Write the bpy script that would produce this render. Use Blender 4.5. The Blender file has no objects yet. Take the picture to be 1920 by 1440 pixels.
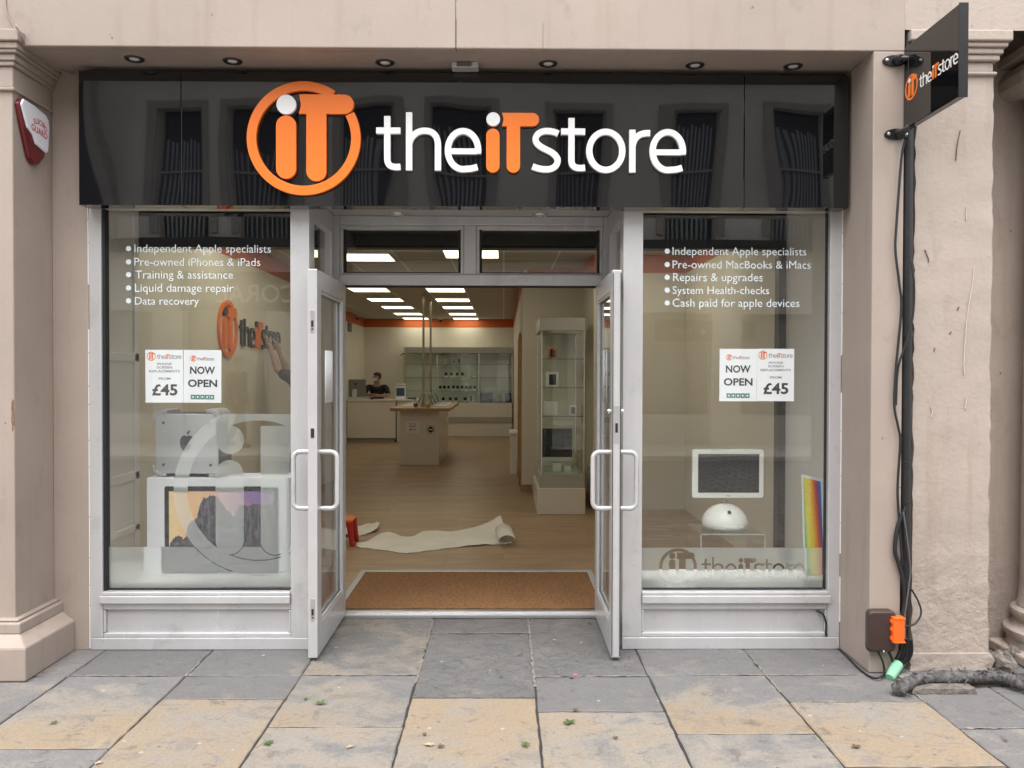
import bpy, bmesh, math, random
import numpy as np
from mathutils import Vector, Matrix
random.seed(7)
SC = bpy.context.scene
COL = SC.collection
R = math.radians
PI = math.pi

# ------------------------------------------------------------------ camera
F_PX = 1550.0
YAW, PITCH, ROLL = .0103, .0134, .0021
CAM = Vector((0, -4.558, 1.53))
_f = Vector((math.sin(YAW), math.cos(YAW), 0)); _r = Vector((math.cos(YAW), -math.sin(YAW), 0)); _u = Vector((0, 0, 1))
FW = math.cos(PITCH)*_f - math.sin(PITCH)*_u
_u2 = math.cos(PITCH)*_u + math.sin(PITCH)*_f
RT = math.cos(ROLL)*_r + math.sin(ROLL)*_u2
UP = -math.sin(ROLL)*_r + math.cos(ROLL)*_u2
cd = bpy.data.cameras.new('camera'); cam = bpy.data.objects.new('camera', cd); COL.objects.link(cam)
cam.matrix_world = Matrix(((RT.x, UP.x, -FW.x, CAM.x), (RT.y, UP.y, -FW.y, CAM.y), (RT.z, UP.z, -FW.z, CAM.z), (0, 0, 0, 1)))
cd.sensor_width = 36; cd.lens = F_PX/1920*36; cd.clip_start = .05; cd.clip_end = 500
SC.camera = cam

# ------------------------------------------------------------------ light
w = bpy.data.worlds.new('World'); SC.world = w; w.use_nodes = True
nt = w.node_tree
sky = nt.nodes.new('ShaderNodeTexSky'); sky.sky_type = 'NISHITA'; sky.sun_disc = False
sky.sun_elevation = R(68); sky.sun_rotation = R(190); sky.dust_density = 4; sky.air_density = 1.2; sky.ozone_density = .6
hs = nt.nodes.new('ShaderNodeHueSaturation'); hs.inputs['Saturation'].default_value = .22
nt.links.new(sky.outputs[0], hs.inputs['Color'])
bg = nt.nodes['Background']; nt.links.new(hs.outputs[0], bg.inputs['Color']); bg.inputs['Strength'].default_value = .15
sd = bpy.data.lights.new('sun', 'SUN'); so = bpy.data.objects.new('sun', sd); COL.objects.link(so)
sd.energy = .42; sd.angle = R(100); sd.color = (1, .96, .9)
_az, _el = R(190), R(68)
sdir = Vector((math.sin(_az)*math.cos(_el), math.cos(_az)*math.cos(_el), math.sin(_el)))
so.rotation_euler = (-sdir).to_track_quat('-Z', 'Y').to_euler()
SC.view_settings.view_transform = 'Standard'; SC.view_settings.look = 'None'
SC.view_settings.exposure = 1.58; SC.view_settings.gamma = 1
SC.render.engine = 'CYCLES'
cy = SC.cycles
cy.use_denoising = True; cy.max_bounces = 10; cy.diffuse_bounces = 4; cy.glossy_bounces = 4; cy.transmission_bounces = 8
cy.transparent_max_bounces = 24; cy.caustics_reflective = False; cy.caustics_refractive = False; cy.sample_clamp_indirect = 6

# ------------------------------------------------------------------ pixel helpers (target 1920 x 1440)
def ray(px, py): return FW + (px-960)/F_PX*RT - (py-720)/F_PX*UP
def at(px, py, Y):
    d = ray(px, py); return CAM + d*((Y-CAM.y)/d.y)
def gz(px, py, z=0.0):
    d = ray(px, py); return CAM + d*((z-CAM.z)/d.z)

# ------------------------------------------------------------------ materials
M = {}
def mat(name, col, rough=.5, metal=0, var=.0, vscale=6, bump=0, bscale=40, spec=.5, streak=False, bdist=.01, detail=6):
    m = bpy.data.materials.new(name); m.use_nodes = True; n = m.node_tree.nodes; l = m.node_tree.links
    p = n['Principled BSDF']; p.inputs['Roughness'].default_value = rough; p.inputs['Metallic'].default_value = metal
    p.inputs['Specular IOR Level'].default_value = spec
    p.inputs['Base Color'].default_value = (*col, 1)
    geo = n.new('ShaderNodeNewGeometry')
    vec = geo.outputs['Position']
    if var:
        mp = n.new('ShaderNodeMapping'); l.new(vec, mp.inputs[0])
        mp.inputs['Scale'].default_value = (1, 1, .18) if streak else (1, 1, 1)
        t = n.new('ShaderNodeTexNoise'); t.inputs['Scale'].default_value = vscale; t.inputs['Detail'].default_value = detail
        t.inputs['Roughness'].default_value = .62
        l.new(mp.outputs[0], t.inputs['Vector'])
        r = n.new('ShaderNodeValToRGB'); l.new(t.outputs[0], r.inputs[0])
        r.color_ramp.elements[0].position = .3; r.color_ramp.elements[1].position = .7
        r.color_ramp.elements[0].color = tuple(c*(1-var) for c in col)+(1,)
        r.color_ramp.elements[1].color = tuple(min(1, c*(1+var)) for c in col)+(1,)
        l.new(r.outputs[0], p.inputs['Base Color'])
        rr = n.new('ShaderNodeMapRange'); l.new(t.outputs[0], rr.inputs[0])
        rr.inputs['To Min'].default_value = max(0, rough-.08); rr.inputs['To Max'].default_value = min(1, rough+.08)
        l.new(rr.outputs[0], p.inputs['Roughness'])
    if bump:
        t2 = n.new('ShaderNodeTexNoise'); t2.inputs['Scale'].default_value = bscale; t2.inputs['Detail'].default_value = 8
        l.new(vec, t2.inputs['Vector'])
        b = n.new('ShaderNodeBump'); b.inputs['Strength'].default_value = bump; b.inputs['Distance'].default_value = bdist
        l.new(t2.outputs[0], b.inputs['Height']); l.new(b.outputs[0], p.inputs['Normal'])
    M[name] = m; return m
def nodes(m): return m.node_tree.nodes, m.node_tree.links, m.node_tree.nodes['Principled BSDF']
def emit(name, col, s):
    m = mat(name, col); p = nodes(m)[2]
    p.inputs['Emission Color'].default_value = (*col, 1); p.inputs['Emission Strength'].default_value = s
    return m

FAC = (.355, .292, .25)
def facade_mat(name, col, chips=False, bump=.15):
    m = mat(name, col, .6, 0, .075, 1.7, bump, 42, bdist=.006, detail=9)
    n, l, p = nodes(m)
    # rain streaks and small chips in the paint
    src = p.inputs['Base Color'].links[0].from_socket
    geo = n.new('ShaderNodeNewGeometry')
    mp = n.new('ShaderNodeMapping'); mp.inputs['Scale'].default_value = (9, 9, .7); l.new(geo.outputs['Position'], mp.inputs[0])
    t = n.new('ShaderNodeTexNoise'); t.inputs['Scale'].default_value = 1.6; t.inputs['Detail'].default_value = 5; l.new(mp.outputs[0], t.inputs[0])
    rp = n.new('ShaderNodeValToRGB'); rp.color_ramp.elements[0].position = .55; rp.color_ramp.elements[1].position = .85
    l.new(t.outputs[0], rp.inputs[0])
    mx = n.new('ShaderNodeMix'); mx.data_type = 'RGBA'; mx.blend_type = 'MULTIPLY'
    sc = n.new('ShaderNodeMath'); sc.operation = 'MULTIPLY'; sc.inputs[1].default_value = .5 if chips else .36
    l.new(rp.outputs[0], sc.inputs[0]); l.new(sc.outputs[0], mx.inputs[0]); l.new(src, mx.inputs[6]); mx.inputs[7].default_value = (.68, .58, .5, 1)
    # dark specks
    v = n.new('ShaderNodeTexNoise'); v.inputs['Scale'].default_value = 26 if chips else 17; v.inputs['Detail'].default_value = 2; l.new(geo.outputs['Position'], v.inputs[0])
    r2 = n.new('ShaderNodeValToRGB'); r2.color_ramp.elements[0].position = .735 if chips else .775; r2.color_ramp.elements[1].position = .80
    l.new(v.outputs[0], r2.inputs[0])
    mx2 = n.new('ShaderNodeMix'); mx2.data_type = 'RGBA'; l.new(r2.outputs[0], mx2.inputs[0]); l.new(mx.outputs[2], mx2.inputs[6]); mx2.inputs[7].default_value = (.2, .14, .11, 1)
    l.new(mx2.outputs[2], p.inputs['Base Color'])
    return m
facade_mat('facade', FAC)
facade_mat('rough_paint', (.40, .335, .29), True, .35)
def lumpy():
    # rendered plaster: broad trowel lumps plus fine grain, flaking near the foot
    m = M['rough_paint']; n, l, p = nodes(m)
    geo = n.new('ShaderNodeNewGeometry'); sx = n.new('ShaderNodeSeparateXYZ'); l.new(geo.outputs['Position'], sx.inputs[0])
    t = n.new('ShaderNodeTexNoise'); t.inputs['Scale'].default_value = 13; t.inputs['Detail'].default_value = 10; t.inputs['Roughness'].default_value = .68; t.inputs['Distortion'].default_value = .15
    l.new(geo.outputs['Position'], t.inputs[0])
    low = n.new('ShaderNodeMapRange'); low.inputs['From Min'].default_value = .35; low.inputs['From Max'].default_value = .75
    low.inputs['To Min'].default_value = .02; low.inputs['To Max'].default_value = .004
    l.new(sx.outputs[2], low.inputs[0])
    b = n.new('ShaderNodeBump'); b.inputs['Strength'].default_value = .8; l.new(low.outputs[0], b.inputs['Distance'])
    l.new(t.outputs[0], b.inputs['Height'])
    old = p.inputs['Normal'].links[0].from_node
    l.new(old.outputs[0], b.inputs['Normal']); l.new(b.outputs[0], p.inputs['Normal'])
lumpy()
mat('silver', (.58, .58, .59), .36, .4, .07, 3, .1, 60, bdist=.002, streak=True)
mat('silver_dark', (.48, .48, .48), .45, .3, .05, 3, .06, 70, bdist=.002)
mat('brushed', (.62, .62, .63), .3, .85, .04, 20)
mat('alu_white', (.58, .58, .59), .33, .4, .04, 8)
mat('gasket', (.012, .012, .013), .6)
mat('gloss_black', (.005, .005, .006), .02, 0, 0, spec=.78)
def wavy():
    n, l, p = nodes(M['gloss_black']); g = n.new('ShaderNodeNewGeometry')
    mp = n.new('ShaderNodeMapping'); mp.inputs['Scale'].default_value = (1.0, 1, .45); l.new(g.outputs['Position'], mp.inputs[0])
    t = n.new('ShaderNodeTexNoise'); t.inputs['Scale'].default_value = 2.1; t.inputs['Detail'].default_value = .5; l.new(mp.outputs[0], t.inputs[0])
    b = n.new('ShaderNodeBump'); b.inputs['Strength'].default_value = .2; b.inputs['Distance'].default_value = .03; l.new(t.outputs[0], b.inputs['Height']); l.new(b.outputs[0], p.inputs['Normal'])
wavy()
mat('panel_black', (.012, .012, .013), .35, 0, .2, 5)
mat('satin_black', (.012, .012, .013), .3)
mat('orange_acrylic', (.86, .19, .018), .35, 0, .02, 4)
mat('white_acrylic', (.85, .85, .85), .4)
mat('orange_print', (.78, .16, .05), .6)
mat('grey_print', (.16, .16, .17), .6)
mat('black_print', (.02, .02, .025), .6)
mat('teal_print', (.03, .18, .16), .6)
mat('paper', (.86, .87, .9), .7, 0, .015, 30)
mat('vinyl', (.60, .68, .70), .5)
mat('wall_paint', (.74, .70, .60), .7, 0, .02, 2, .05, 80, bdist=.002)
mat('white_paint', (.86, .86, .84), .45, 0, .02, 3, .03, 60, bdist=.002)
mat('laminate', (.78, .74, .68), .25, 0, .01, 4)
mat('grey_laminate', (.42, .41, .38), .4, 0, .02, 5)
mat('orange_wall', (.55, .125, .03), .6, 0, .03, 2)
mat('black_plastic', (.014, .014, .016), .4, 0, .1, 20)
mat('rubber', (.012, .012, .013), .55, 0, .15, 30, .1, 80, bdist=.002)
mat('pipe_black', (.016, .016, .018), .42, 0, .25, 14, .12, 60, bdist=.002)
mat('brown_plastic', (.045, .026, .022), .38, 0, .12, 12, .1, 120, bdist=.001)
mat('orange_plastic', (.95, .13, .012), .4, 0, .03, 10)
mat('green_plastic', (.22, .52, .32), .45, 0, .05, 20)
mat('dark_red', (.13, .008, .012), .15, 0, .1, 10)
mat('red_plastic', (.5, .02, .015), .35)
mat('alarm_white', (.78, .78, .84), .3)
mat('red_print', (.55, .02, .03), .5)
mat('lagging', (.095, .09, .09), .85, 0, .8, 26, .8, 50, bdist=.015)
mat('bare_stone', (.20, .12, .08), .95, 0, .4, 60, .5, 90)
mat('plaster_white', (.55, .49, .43), .8, 0, .1, 60)
mat('paving_plain', (.26, .24, .22), .85, 0, .2, 2)
mat('mortar', (.035, .032, .03), .95, 0, .3, 30, .3, 90)
mat('pale_mortar', (.21, .19, .17), .95, 0, .4, 25, .6, 60)
mat('stone_rubble', (.17, .15, .13), .95, 0, .35, 28, .8, 70, bdist=.012)
mat('dirt', (.06, .05, .042), 1, 0, .4, 30, .6, 60)
mat('leaf_green', (.075, .12, .035), .6, 0, .3, 60)
mat('leaf_brown', (.13, .08, .04), .7, 0, .3, 60)
mat('leaf_pale', (.42, .35, .22), .7, 0, .2, 60)
mat('petal', (.6, .16, .24), .6)
mat('steel', (.55, .54, .5), .25, .9)
mat('brass_pole', (.42, .37, .28), .25, .8)
mat('oak', (.40, .23, .10), .4, 0, .2, 12)
mat('screen_black', (.008, .009, .011), .12, spec=.3)
mat('silver_case', (.62, .64, .66), .32, .35, .02, 10)
mat('monitor_back', (.22, .22, .215), .4, .2)
mat('dark_grey', (.10, .10, .105), .4)
mat('ivory_plastic', (.80, .80, .74), .28, 0, .01, 5)
mat('navy_logo', (.05, .07, .10), .25)
mat('skin', (.34, .19, .13), .55, 0, .05, 20)
mat('hair', (.025, .018, .014), .6, 0, .3, 60)
mat('navy_cloth', (.012, .013, .02), .85, 0, .2, 20, .3, 25)
mat('dark_cloth', (.02, .02, .022), .85, 0, .2, 20)
mat('mask_cloth', (.7, .72, .72), .8)
mat('card_blue', (.05, .08, .2), .5)
mat('orange_card', (.75, .2, .04), .5)
mat('paper_cream', (.80, .77, .70), .75, 0, .06, 5)
mat('cardboard', (.62, .58, .5), .7, 0, .05, 10)
mat('opp_stone', (.80, .75, .68), .75, 0, .08, 1.2, .2, 20)
mat('opp_surround', (.46, .42, .38), .75, 0, .1, 2)
mat('opp_dark', (.05, .045, .045), .5)
mat('opp_pane', (.45, .42, .38), .6, 0, .25, .8)
mat('opp_blind', (.34, .37, .40), .6, 0, .15, 3)
mat('opp_fascia', (.20, .18, .16), .5)
mat('opp_gold', (.9, .85, .72), .5)
mat('yellow_plastic', (.8, .5, .03), .4)
emit('lamp_panel', (1, .935, .73), 1.3)
mat('lamp_dull', (.75, .75, .72), .25)

def scuff(name, scale, lo, hi, amount, col, stretch=(1, 1, 1), detail=8):
    # rubbed and dirty patches with their own irregular outline
    m = M[name]; n, l, p = nodes(m); lk = p.inputs['Base Color'].links; src = lk[0].from_socket
    g = n.new('ShaderNodeNewGeometry'); mp = n.new('ShaderNodeMapping'); mp.inputs['Scale'].default_value = stretch; l.new(g.outputs['Position'], mp.inputs[0])
    t = n.new('ShaderNodeTexNoise'); t.inputs['Scale'].default_value = scale; t.inputs['Detail'].default_value = detail; t.inputs['Roughness'].default_value = .7; l.new(mp.outputs[0], t.inputs[0])
    r = n.new('ShaderNodeMapRange'); r.inputs['From Min'].default_value = lo; r.inputs['From Max'].default_value = hi; r.inputs['To Max'].default_value = amount; l.new(t.outputs[0], r.inputs[0])
    mx = n.new('ShaderNodeMix'); mx.data_type = 'RGBA'; l.new(r.outputs[0], mx.inputs[0]); l.new(src, mx.inputs[6]); mx.inputs[7].default_value = (*col, 1); l.new(mx.outputs[2], p.inputs['Base Color'])
scuff('silver', 5, .55, .72, .35, (.25, .24, .24)); scuff('silver', 34, .66, .70, .55, (.16, .15, .14)); scuff('silver', 12, .60, .66, .4, (.78, .78, .80), (2, 1, .2))
scuff('alu_white', 30, .66, .70, .45, (.2, .19, .18)); scuff('alu_white', 6, .56, .70, .3, (.32, .31, .31))
scuff('facade', 7, .58, .70, .28, (.20, .155, .13), (1, 1, .6)); scuff('facade', 48, .68, .72, .5, (.52, .46, .41)); scuff('facade', 2.2, .52, .66, .18, (.42, .36, .31))
scuff('rough_paint', 6, .55, .68, .35, (.25, .19, .15), (1, 1, .5)); scuff('rough_paint', 40, .67, .71, .6, (.56, .50, .45)); scuff('rough_paint', 55, .69, .72, .8, (.12, .09, .07))
scuff('paper_cream', 9, .62, .66, .35, (.62, .55, .36)); scuff('brown_plastic', 30, .64, .68, .4, (.10, .075, .065))
def glass_mat(name, tint, ior=1.5, film=0.0):
    m = bpy.data.materials.new(name); m.use_nodes = True; n = m.node_tree.nodes; l = m.node_tree.links
    n.remove(n['Principled BSDF']); out = n['Material Output']
    tr = n.new('ShaderNodeBsdfTransparent'); tr.inputs[0].default_value = (*tint, 1)
    gl = n.new('ShaderNodeBsdfGlossy'); gl.inputs['Roughness'].default_value = 0.004; gl.inputs[0].default_value = (1, 1, 1, 1)
    fr = n.new('ShaderNodeFresnel')
    # same reflectance on the way out of the pane as on the way in (thin pane, no bending)
    gb = n.new('ShaderNodeNewGeometry'); e1 = n.new('ShaderNodeMath'); e1.operation = 'MULTIPLY_ADD'; l.new(gb.outputs['Backfacing'], e1.inputs[0]); e1.inputs[1].default_value = -2; e1.inputs[2].default_value = 1
    e2 = n.new('ShaderNodeMath'); e2.operation = 'POWER'; e2.inputs[0].default_value = ior; l.new(e1.outputs[0], e2.inputs[1]); l.new(e2.outputs[0], fr.inputs[0])
    # old float glass is not perfectly flat
    tx = n.new('ShaderNodeTexNoise'); tx.inputs['Scale'].default_value = 1.6; tx.inputs['Detail'].default_value = 1
    g = n.new('ShaderNodeNewGeometry'); l.new(g.outputs['Position'], tx.inputs[0])
    bp = n.new('ShaderNodeBump'); bp.inputs['Strength'].default_value = .06; bp.inputs['Distance'].default_value = .02; l.new(tx.outputs[0], bp.inputs['Height'])
    l.new(bp.outputs[0], gl.inputs['Normal'])
    mx = n.new('ShaderNodeMixShader'); l.new(fr.outputs[0], mx.inputs[0]); l.new(tr.outputs[0], mx.inputs[1]); l.new(gl.outputs[0], mx.inputs[2])
    l.new(mx.outputs[0], out.inputs['Surface']); M[name] = m
glass_mat('glass', (.975, .985, .98), 1.6)
glass_mat('glass_green', (.955, .985, .965), 1.5)
glass_mat('acrylic_clear', (.95, .96, .96), 1.4)
def frost_mat():
    m = bpy.data.materials.new('frost'); m.use_nodes = True; n = m.node_tree.nodes; l = m.node_tree.links
    n.remove(n['Principled BSDF']); out = n['Material Output']
    rf = n.new('ShaderNodeBsdfRefraction'); rf.inputs['Roughness'].default_value = .3; rf.inputs['IOR'].default_value = 1.12; rf.inputs[0].default_value = (1, 1, 1, 1)
    df = n.new('ShaderNodeBsdfDiffuse'); df.inputs[0].default_value = (.80, .84, .82, 1)
    tl = n.new('ShaderNodeBsdfTranslucent'); tl.inputs[0].default_value = (.84, .88, .86, 1)
    a = n.new('ShaderNodeMixShader'); a.inputs[0].default_value = .4; l.new(df.outputs[0], a.inputs[1]); l.new(tl.outputs[0], a.inputs[2])
    b = n.new('ShaderNodeMixShader'); b.inputs[0].default_value = .40; l.new(rf.outputs[0], b.inputs[1]); l.new(a.outputs[0], b.inputs[2])
    l.new(b.outputs[0], out.inputs['Surface']); M['frost'] = m
frost_mat()

def stone_mat():
    m = mat('flagstone', (.4, .38, .35), .8); n, l, p = nodes(m)
    geo = n.new('ShaderNodeNewGeometry'); at_ = n.new('ShaderNodeAttribute'); at_.attribute_name = 'tint'
    sp = n.new('ShaderNodeSeparateColor'); l.new(at_.outputs['Color'], sp.inputs[0])
    off = n.new('ShaderNodeVectorMath'); off.operation = 'MULTIPLY_ADD'; l.new(at_.outputs['Color'], off.inputs[0]); off.inputs[1].default_value = (0, 37, 31); l.new(geo.outputs['Position'], off.inputs[2])
    def noise(s, d=6, rgh=.6, dist=0, vec=None, scale=None):
        t = n.new('ShaderNodeTexNoise'); t.inputs['Scale'].default_value = s; t.inputs['Detail'].default_value = d; t.inputs['Roughness'].default_value = rgh; t.inputs['Distortion'].default_value = dist
        src = vec or off.outputs[0]
        if scale:
            mp = n.new('ShaderNodeMapping'); mp.inputs['Scale'].default_value = scale; mp.inputs['Rotation'].default_value = (0, 0, .5); l.new(src, mp.inputs[0]); src = mp.outputs[0]
        l.new(src, t.inputs[0]); return t.outputs[0]
    def math_(op, a, b):
        q = n.new('ShaderNodeMath'); q.operation = op
        for i, x in enumerate((a, b)):
            if isinstance(x, (int, float)): q.inputs[i].default_value = x
            else: l.new(x, q.inputs[i])
        q.use_clamp = False; return q.outputs[0]
    def ramp(x, p0, p1):
        r = n.new('ShaderNodeMapRange'); r.interpolation_type = 'SMOOTHSTEP'; r.inputs['From Min'].default_value = p0; r.inputs['From Max'].default_value = p1; l.new(x, r.inputs[0]); return r.outputs[0]
    def mix(f, a, b, bl='MIX'):
        q = n.new('ShaderNodeMix'); q.data_type = 'RGBA'; q.blend_type = bl
        if isinstance(f, (int, float)): q.inputs[0].default_value = f
        else: l.new(f, q.inputs[0])
        for i, x in ((6, a), (7, b)):
            if isinstance(x, tuple): q.inputs[i].default_value = (*x, 1)
            else: l.new(x, q.inputs[i])
        return q.outputs[2]
    big = noise(1.9, 6, .6, 1.1); mid = noise(7, 9, .68, .8, scale=(1, 1.25, 1)); fine = noise(75, 6, .65)
    k = math_('ADD', math_('ADD', math_('MULTIPLY', big, 1.55), math_('MULTIPLY', mid, .55)), math_('ADD', math_('MULTIPLY', sp.outputs[0], 1.05), -.30))
    c = mix(ramp(k, .92, 1.16), (.162, .160, .160), (.245, .220, .188))
    c = mix(ramp(k, 1.12, 1.46), c, (.275, .215, .15))
    c = mix(math_('MULTIPLY', ramp(mid, .48, .66), .55), c, mix(.6, c, (.26, .23, .20)))
    c = mix(math_('MULTIPLY', ramp(noise(4.2, 8, .72, 1.6, scale=(1, 1.4, 1)), .53, .60), .45), c, (.155, .145, .14))
    val = n.new('ShaderNodeMapRange'); l.new(fine, val.inputs[0]); val.inputs['To Min'].default_value = .62; val.inputs['To Max'].default_value = 1.38
    vv = n.new('ShaderNodeCombineColor'); [l.new(math_('MULTIPLY', val.outputs[0], sp.outputs[1]), vv.inputs[i]) for i in range(3)]
    c = mix(1.0, c, vv.outputs[0], 'MULTIPLY')
    # dark smudges, trodden grime
    c = mix(math_('MULTIPLY', ramp(noise(9, 8, .75, .5), .55, .68), .6), c, (.09, .08, .072))
    # pale trodden gum
    g = n.new('ShaderNodeTexVoronoi'); g.inputs['Scale'].default_value = 6.5; l.new(geo.outputs['Position'], g.inputs['Vector']); g.inputs['Randomness'].default_value = 1
    gsel = n.new('ShaderNodeSeparateColor'); l.new(g.outputs['Color'], gsel.inputs[0])
    gum = math_('MULTIPLY', math_('LESS_THAN', math_('ADD', g.outputs['Distance'], math_('MULTIPLY', fine, .05)), .085), math_('GREATER_THAN', gsel.outputs[0], .5))
    c = mix(math_('MULTIPLY', gum, .75), c, (.42, .39, .36))
    g2 = n.new('ShaderNodeTexVoronoi'); g2.inputs['Scale'].default_value = 11; l.new(geo.outputs['Position'], g2.inputs['Vector'])
    gs2 = n.new('ShaderNodeSeparateColor'); l.new(g2.outputs['Color'], gs2.inputs[0])
    sp2 = math_('MULTIPLY', math_('LESS_THAN', g2.outputs['Distance'], .09), math_('GREATER_THAN', gs2.outputs[1], .6))
    c = mix(math_('MULTIPLY', sp2, .6), c, (.08, .07, .06))
    l.new(c, p.inputs['Base Color'])
    rg = n.new('ShaderNodeMapRange'); l.new(mid, rg.inputs[0]); rg.inputs['To Min'].default_value = .62; rg.inputs['To Max'].default_value = .92; l.new(rg.outputs[0], p.inputs['Roughness'])
    flake = ramp(noise(3.1, 7, .62, 1.3), .50, .515); flake2 = ramp(noise(6.3, 7, .62, .9), .55, .565)
    step_ = math_('ADD', flake, math_('MULTIPLY', flake2, .6))
    h = math_('ADD', math_('ADD', math_('MULTIPLY', mid, 1.0), math_('MULTIPLY', fine, .45)), math_('MULTIPLY', math_('MULTIPLY', step_, sp.outputs[2]), .55))
    # riven (cleft) texture, strongest on slabs with blue channel high
    b = n.new('ShaderNodeBump'); b.inputs['Strength'].default_value = .7
    l.new(math_('ADD', .004, math_('MULTIPLY', sp.outputs[2], .016)), b.inputs['Distance'])
    l.new(h, b.inputs['Height']); l.new(b.outputs[0], p.inputs['Normal'])
stone_mat()

def floor_mat():
    m = mat('vinyl_plank', (.3, .22, .15), .42); n, l, p = nodes(m)
    g = n.new('ShaderNodeNewGeometry')
    br = n.new('ShaderNodeTexBrick'); l.new(g.outputs['Position'], br.inputs['Vector'])
    br.inputs['Scale'].default_value = 1; br.inputs['Brick Width'].default_value = 1.25; br.inputs['Row Height'].default_value = .19; br.inputs['Mortar Size'].default_value = .0016
    br.inputs['Color1'].default_value = (.42, .29, .175, 1); br.inputs['Color2'].default_value = (.35, .235, .14, 1); br.inputs['Mortar'].default_value = (.16, .11, .07, 1); br.offset = .37
    mp = n.new('ShaderNodeMapping'); mp.inputs['Scale'].default_value = (1.1, 22, 1); l.new(g.outputs['Position'], mp.inputs[0])
    t = n.new('ShaderNodeTexNoise'); t.inputs['Scale'].default_value = 2.2; t.inputs['Detail'].default_value = 7; t.inputs['Distortion'].default_value = .6; l.new(mp.outputs[0], t.inputs[0])
    r = n.new('ShaderNodeMapRange'); l.new(t.outputs[0], r.inputs[0]); r.inputs['From Min'].default_value = .3; r.inputs['From Max'].default_value = .7; r.inputs['To Min'].default_value = .68; r.inputs['To Max'].default_value = 1.2
    mx = n.new('ShaderNodeVectorMath'); mx.operation = 'SCALE'; l.new(br.outputs[0], mx.inputs[0]); l.new(r.outputs[0], mx.inputs['Scale'])
    l.new(mx.outputs[0], p.inputs['Base Color'])
floor_mat()
def mat_coir():
    m = mat('coir', (.29, .155, .075), 1, 0, .5, 55, 1, 160, bdist=.012, spec=.1)
mat_coir()
scuff('coir', 3, .5, .7, .45, (.17, .095, .05)); scuff('vinyl_plank', 26, .64, .70, .35, (.16, .11, .07), (.25, 3, 1))
def ceil_mat():
    m = mat('ceiling_tile', (.50, .47, .41), .9); n, l, p = nodes(m)
    g = n.new('ShaderNodeNewGeometry')
    mp = n.new('ShaderNodeMapping'); mp.inputs['Location'].default_value = (.0, -.05, 0); l.new(g.outputs['Position'], mp.inputs[0])
    br = n.new('ShaderNodeTexBrick'); l.new(mp.outputs[0], br.inputs['Vector']); br.offset = 0
    br.inputs['Scale'].default_value = 1; br.inputs['Brick Width'].default_value = .6; br.inputs['Row Height'].default_value = .6; br.inputs['Mortar Size'].default_value = .012
    br.inputs['Color1'].default_value = (.48, .45, .39, 1); br.inputs['Color2'].default_value = (.46, .43, .37, 1); br.inputs['Mortar'].default_value = (.74, .70, .63, 1)
    l.new(br.outputs[0], p.inputs['Base Color'])
ceil_mat()
def cobble_mat():
    m = mat('cobbles', (.2, .19, .18), .8); n, l, p = nodes(m)
    g = n.new('ShaderNodeNewGeometry'); br = n.new('ShaderNodeTexBrick'); l.new(g.outputs['Position'], br.inputs['Vector'])
    br.inputs['Scale'].default_value = 1; br.inputs['Brick Width'].default_value = .3; br.inputs['Row Height'].default_value = .16; br.inputs['Mortar Size'].default_value = .014
    br.inputs['Color1'].default_value = (.32, .30, .275, 1); br.inputs['Color2'].default_value = (.25, .235, .22, 1); br.inputs['Mortar'].default_value = (.06, .055, .05, 1)
    l.new(br.outputs[0], p.inputs['Base Color'])
cobble_mat()
def stripe_mat():
    # printed rainbow chart: colour bands across the board, speckled
    m = mat('rainbow_print', (.8, .5, .1), .45); n, l, p = nodes(m)
    tc = n.new('ShaderNodeTexCoord'); sx = n.new('ShaderNodeSeparateXYZ'); l.new(tc.outputs['Generated'], sx.inputs[0])
    t = n.new('ShaderNodeTexNoise'); t.inputs['Scale'].default_value = 28; l.new(tc.outputs['Generated'], t.inputs[0])
    a = n.new('ShaderNodeMath'); a.operation = 'MULTIPLY_ADD'; l.new(t.outputs[0], a.inputs[0]); a.inputs[1].default_value = .10; l.new(sx.outputs[0], a.inputs[2])
    r = n.new('ShaderNodeValToRGB'); l.new(a.outputs[0], r.inputs[0]); cr = r.color_ramp
    cols = [(.0, (.05, .24, .12)), (.17, (.16, .36, .07)), (.30, (.62, .55, .05)), (.52, (.72, .52, .05)), (.66, (.72, .26, .04)), (.80, (.55, .04, .03)), (.90, (.09, .07, .30)), (1.0, (.04, .14, .42))]
    cr.elements[0].position, cr.elements[0].color = cols[0][0], (*cols[0][1], 1); cr.elements[1].position, cr.elements[1].color = cols[-1][0], (*cols[-1][1], 1)
    for pos, c in cols[1:-1]: e = cr.elements.new(pos); e.color = (*c, 1)
    v = n.new('ShaderNodeTexVoronoi'); v.inputs['Scale'].default_value = 26; l.new(tc.outputs['Generated'], v.inputs['Vector'])
    lt = n.new('ShaderNodeMath'); lt.operation = 'LESS_THAN'; lt.inputs[1].default_value = .28; l.new(v.outputs['Distance'], lt.inputs[0])
    mu = n.new('ShaderNodeMath'); mu.operation = 'MULTIPLY'; mu.inputs[1].default_value = .45; l.new(lt.outputs[0], mu.inputs[0])
    mx = n.new('ShaderNodeMix'); mx.data_type = 'RGBA'; l.new(mu.outputs[0], mx.inputs[0]); l.new(r.outputs[0], mx.inputs[6]); mx.inputs[7].default_value = (.1, .12, .1, 1)
    l.new(mx.outputs[2], p.inputs['Base Color'])
stripe_mat()
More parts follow.
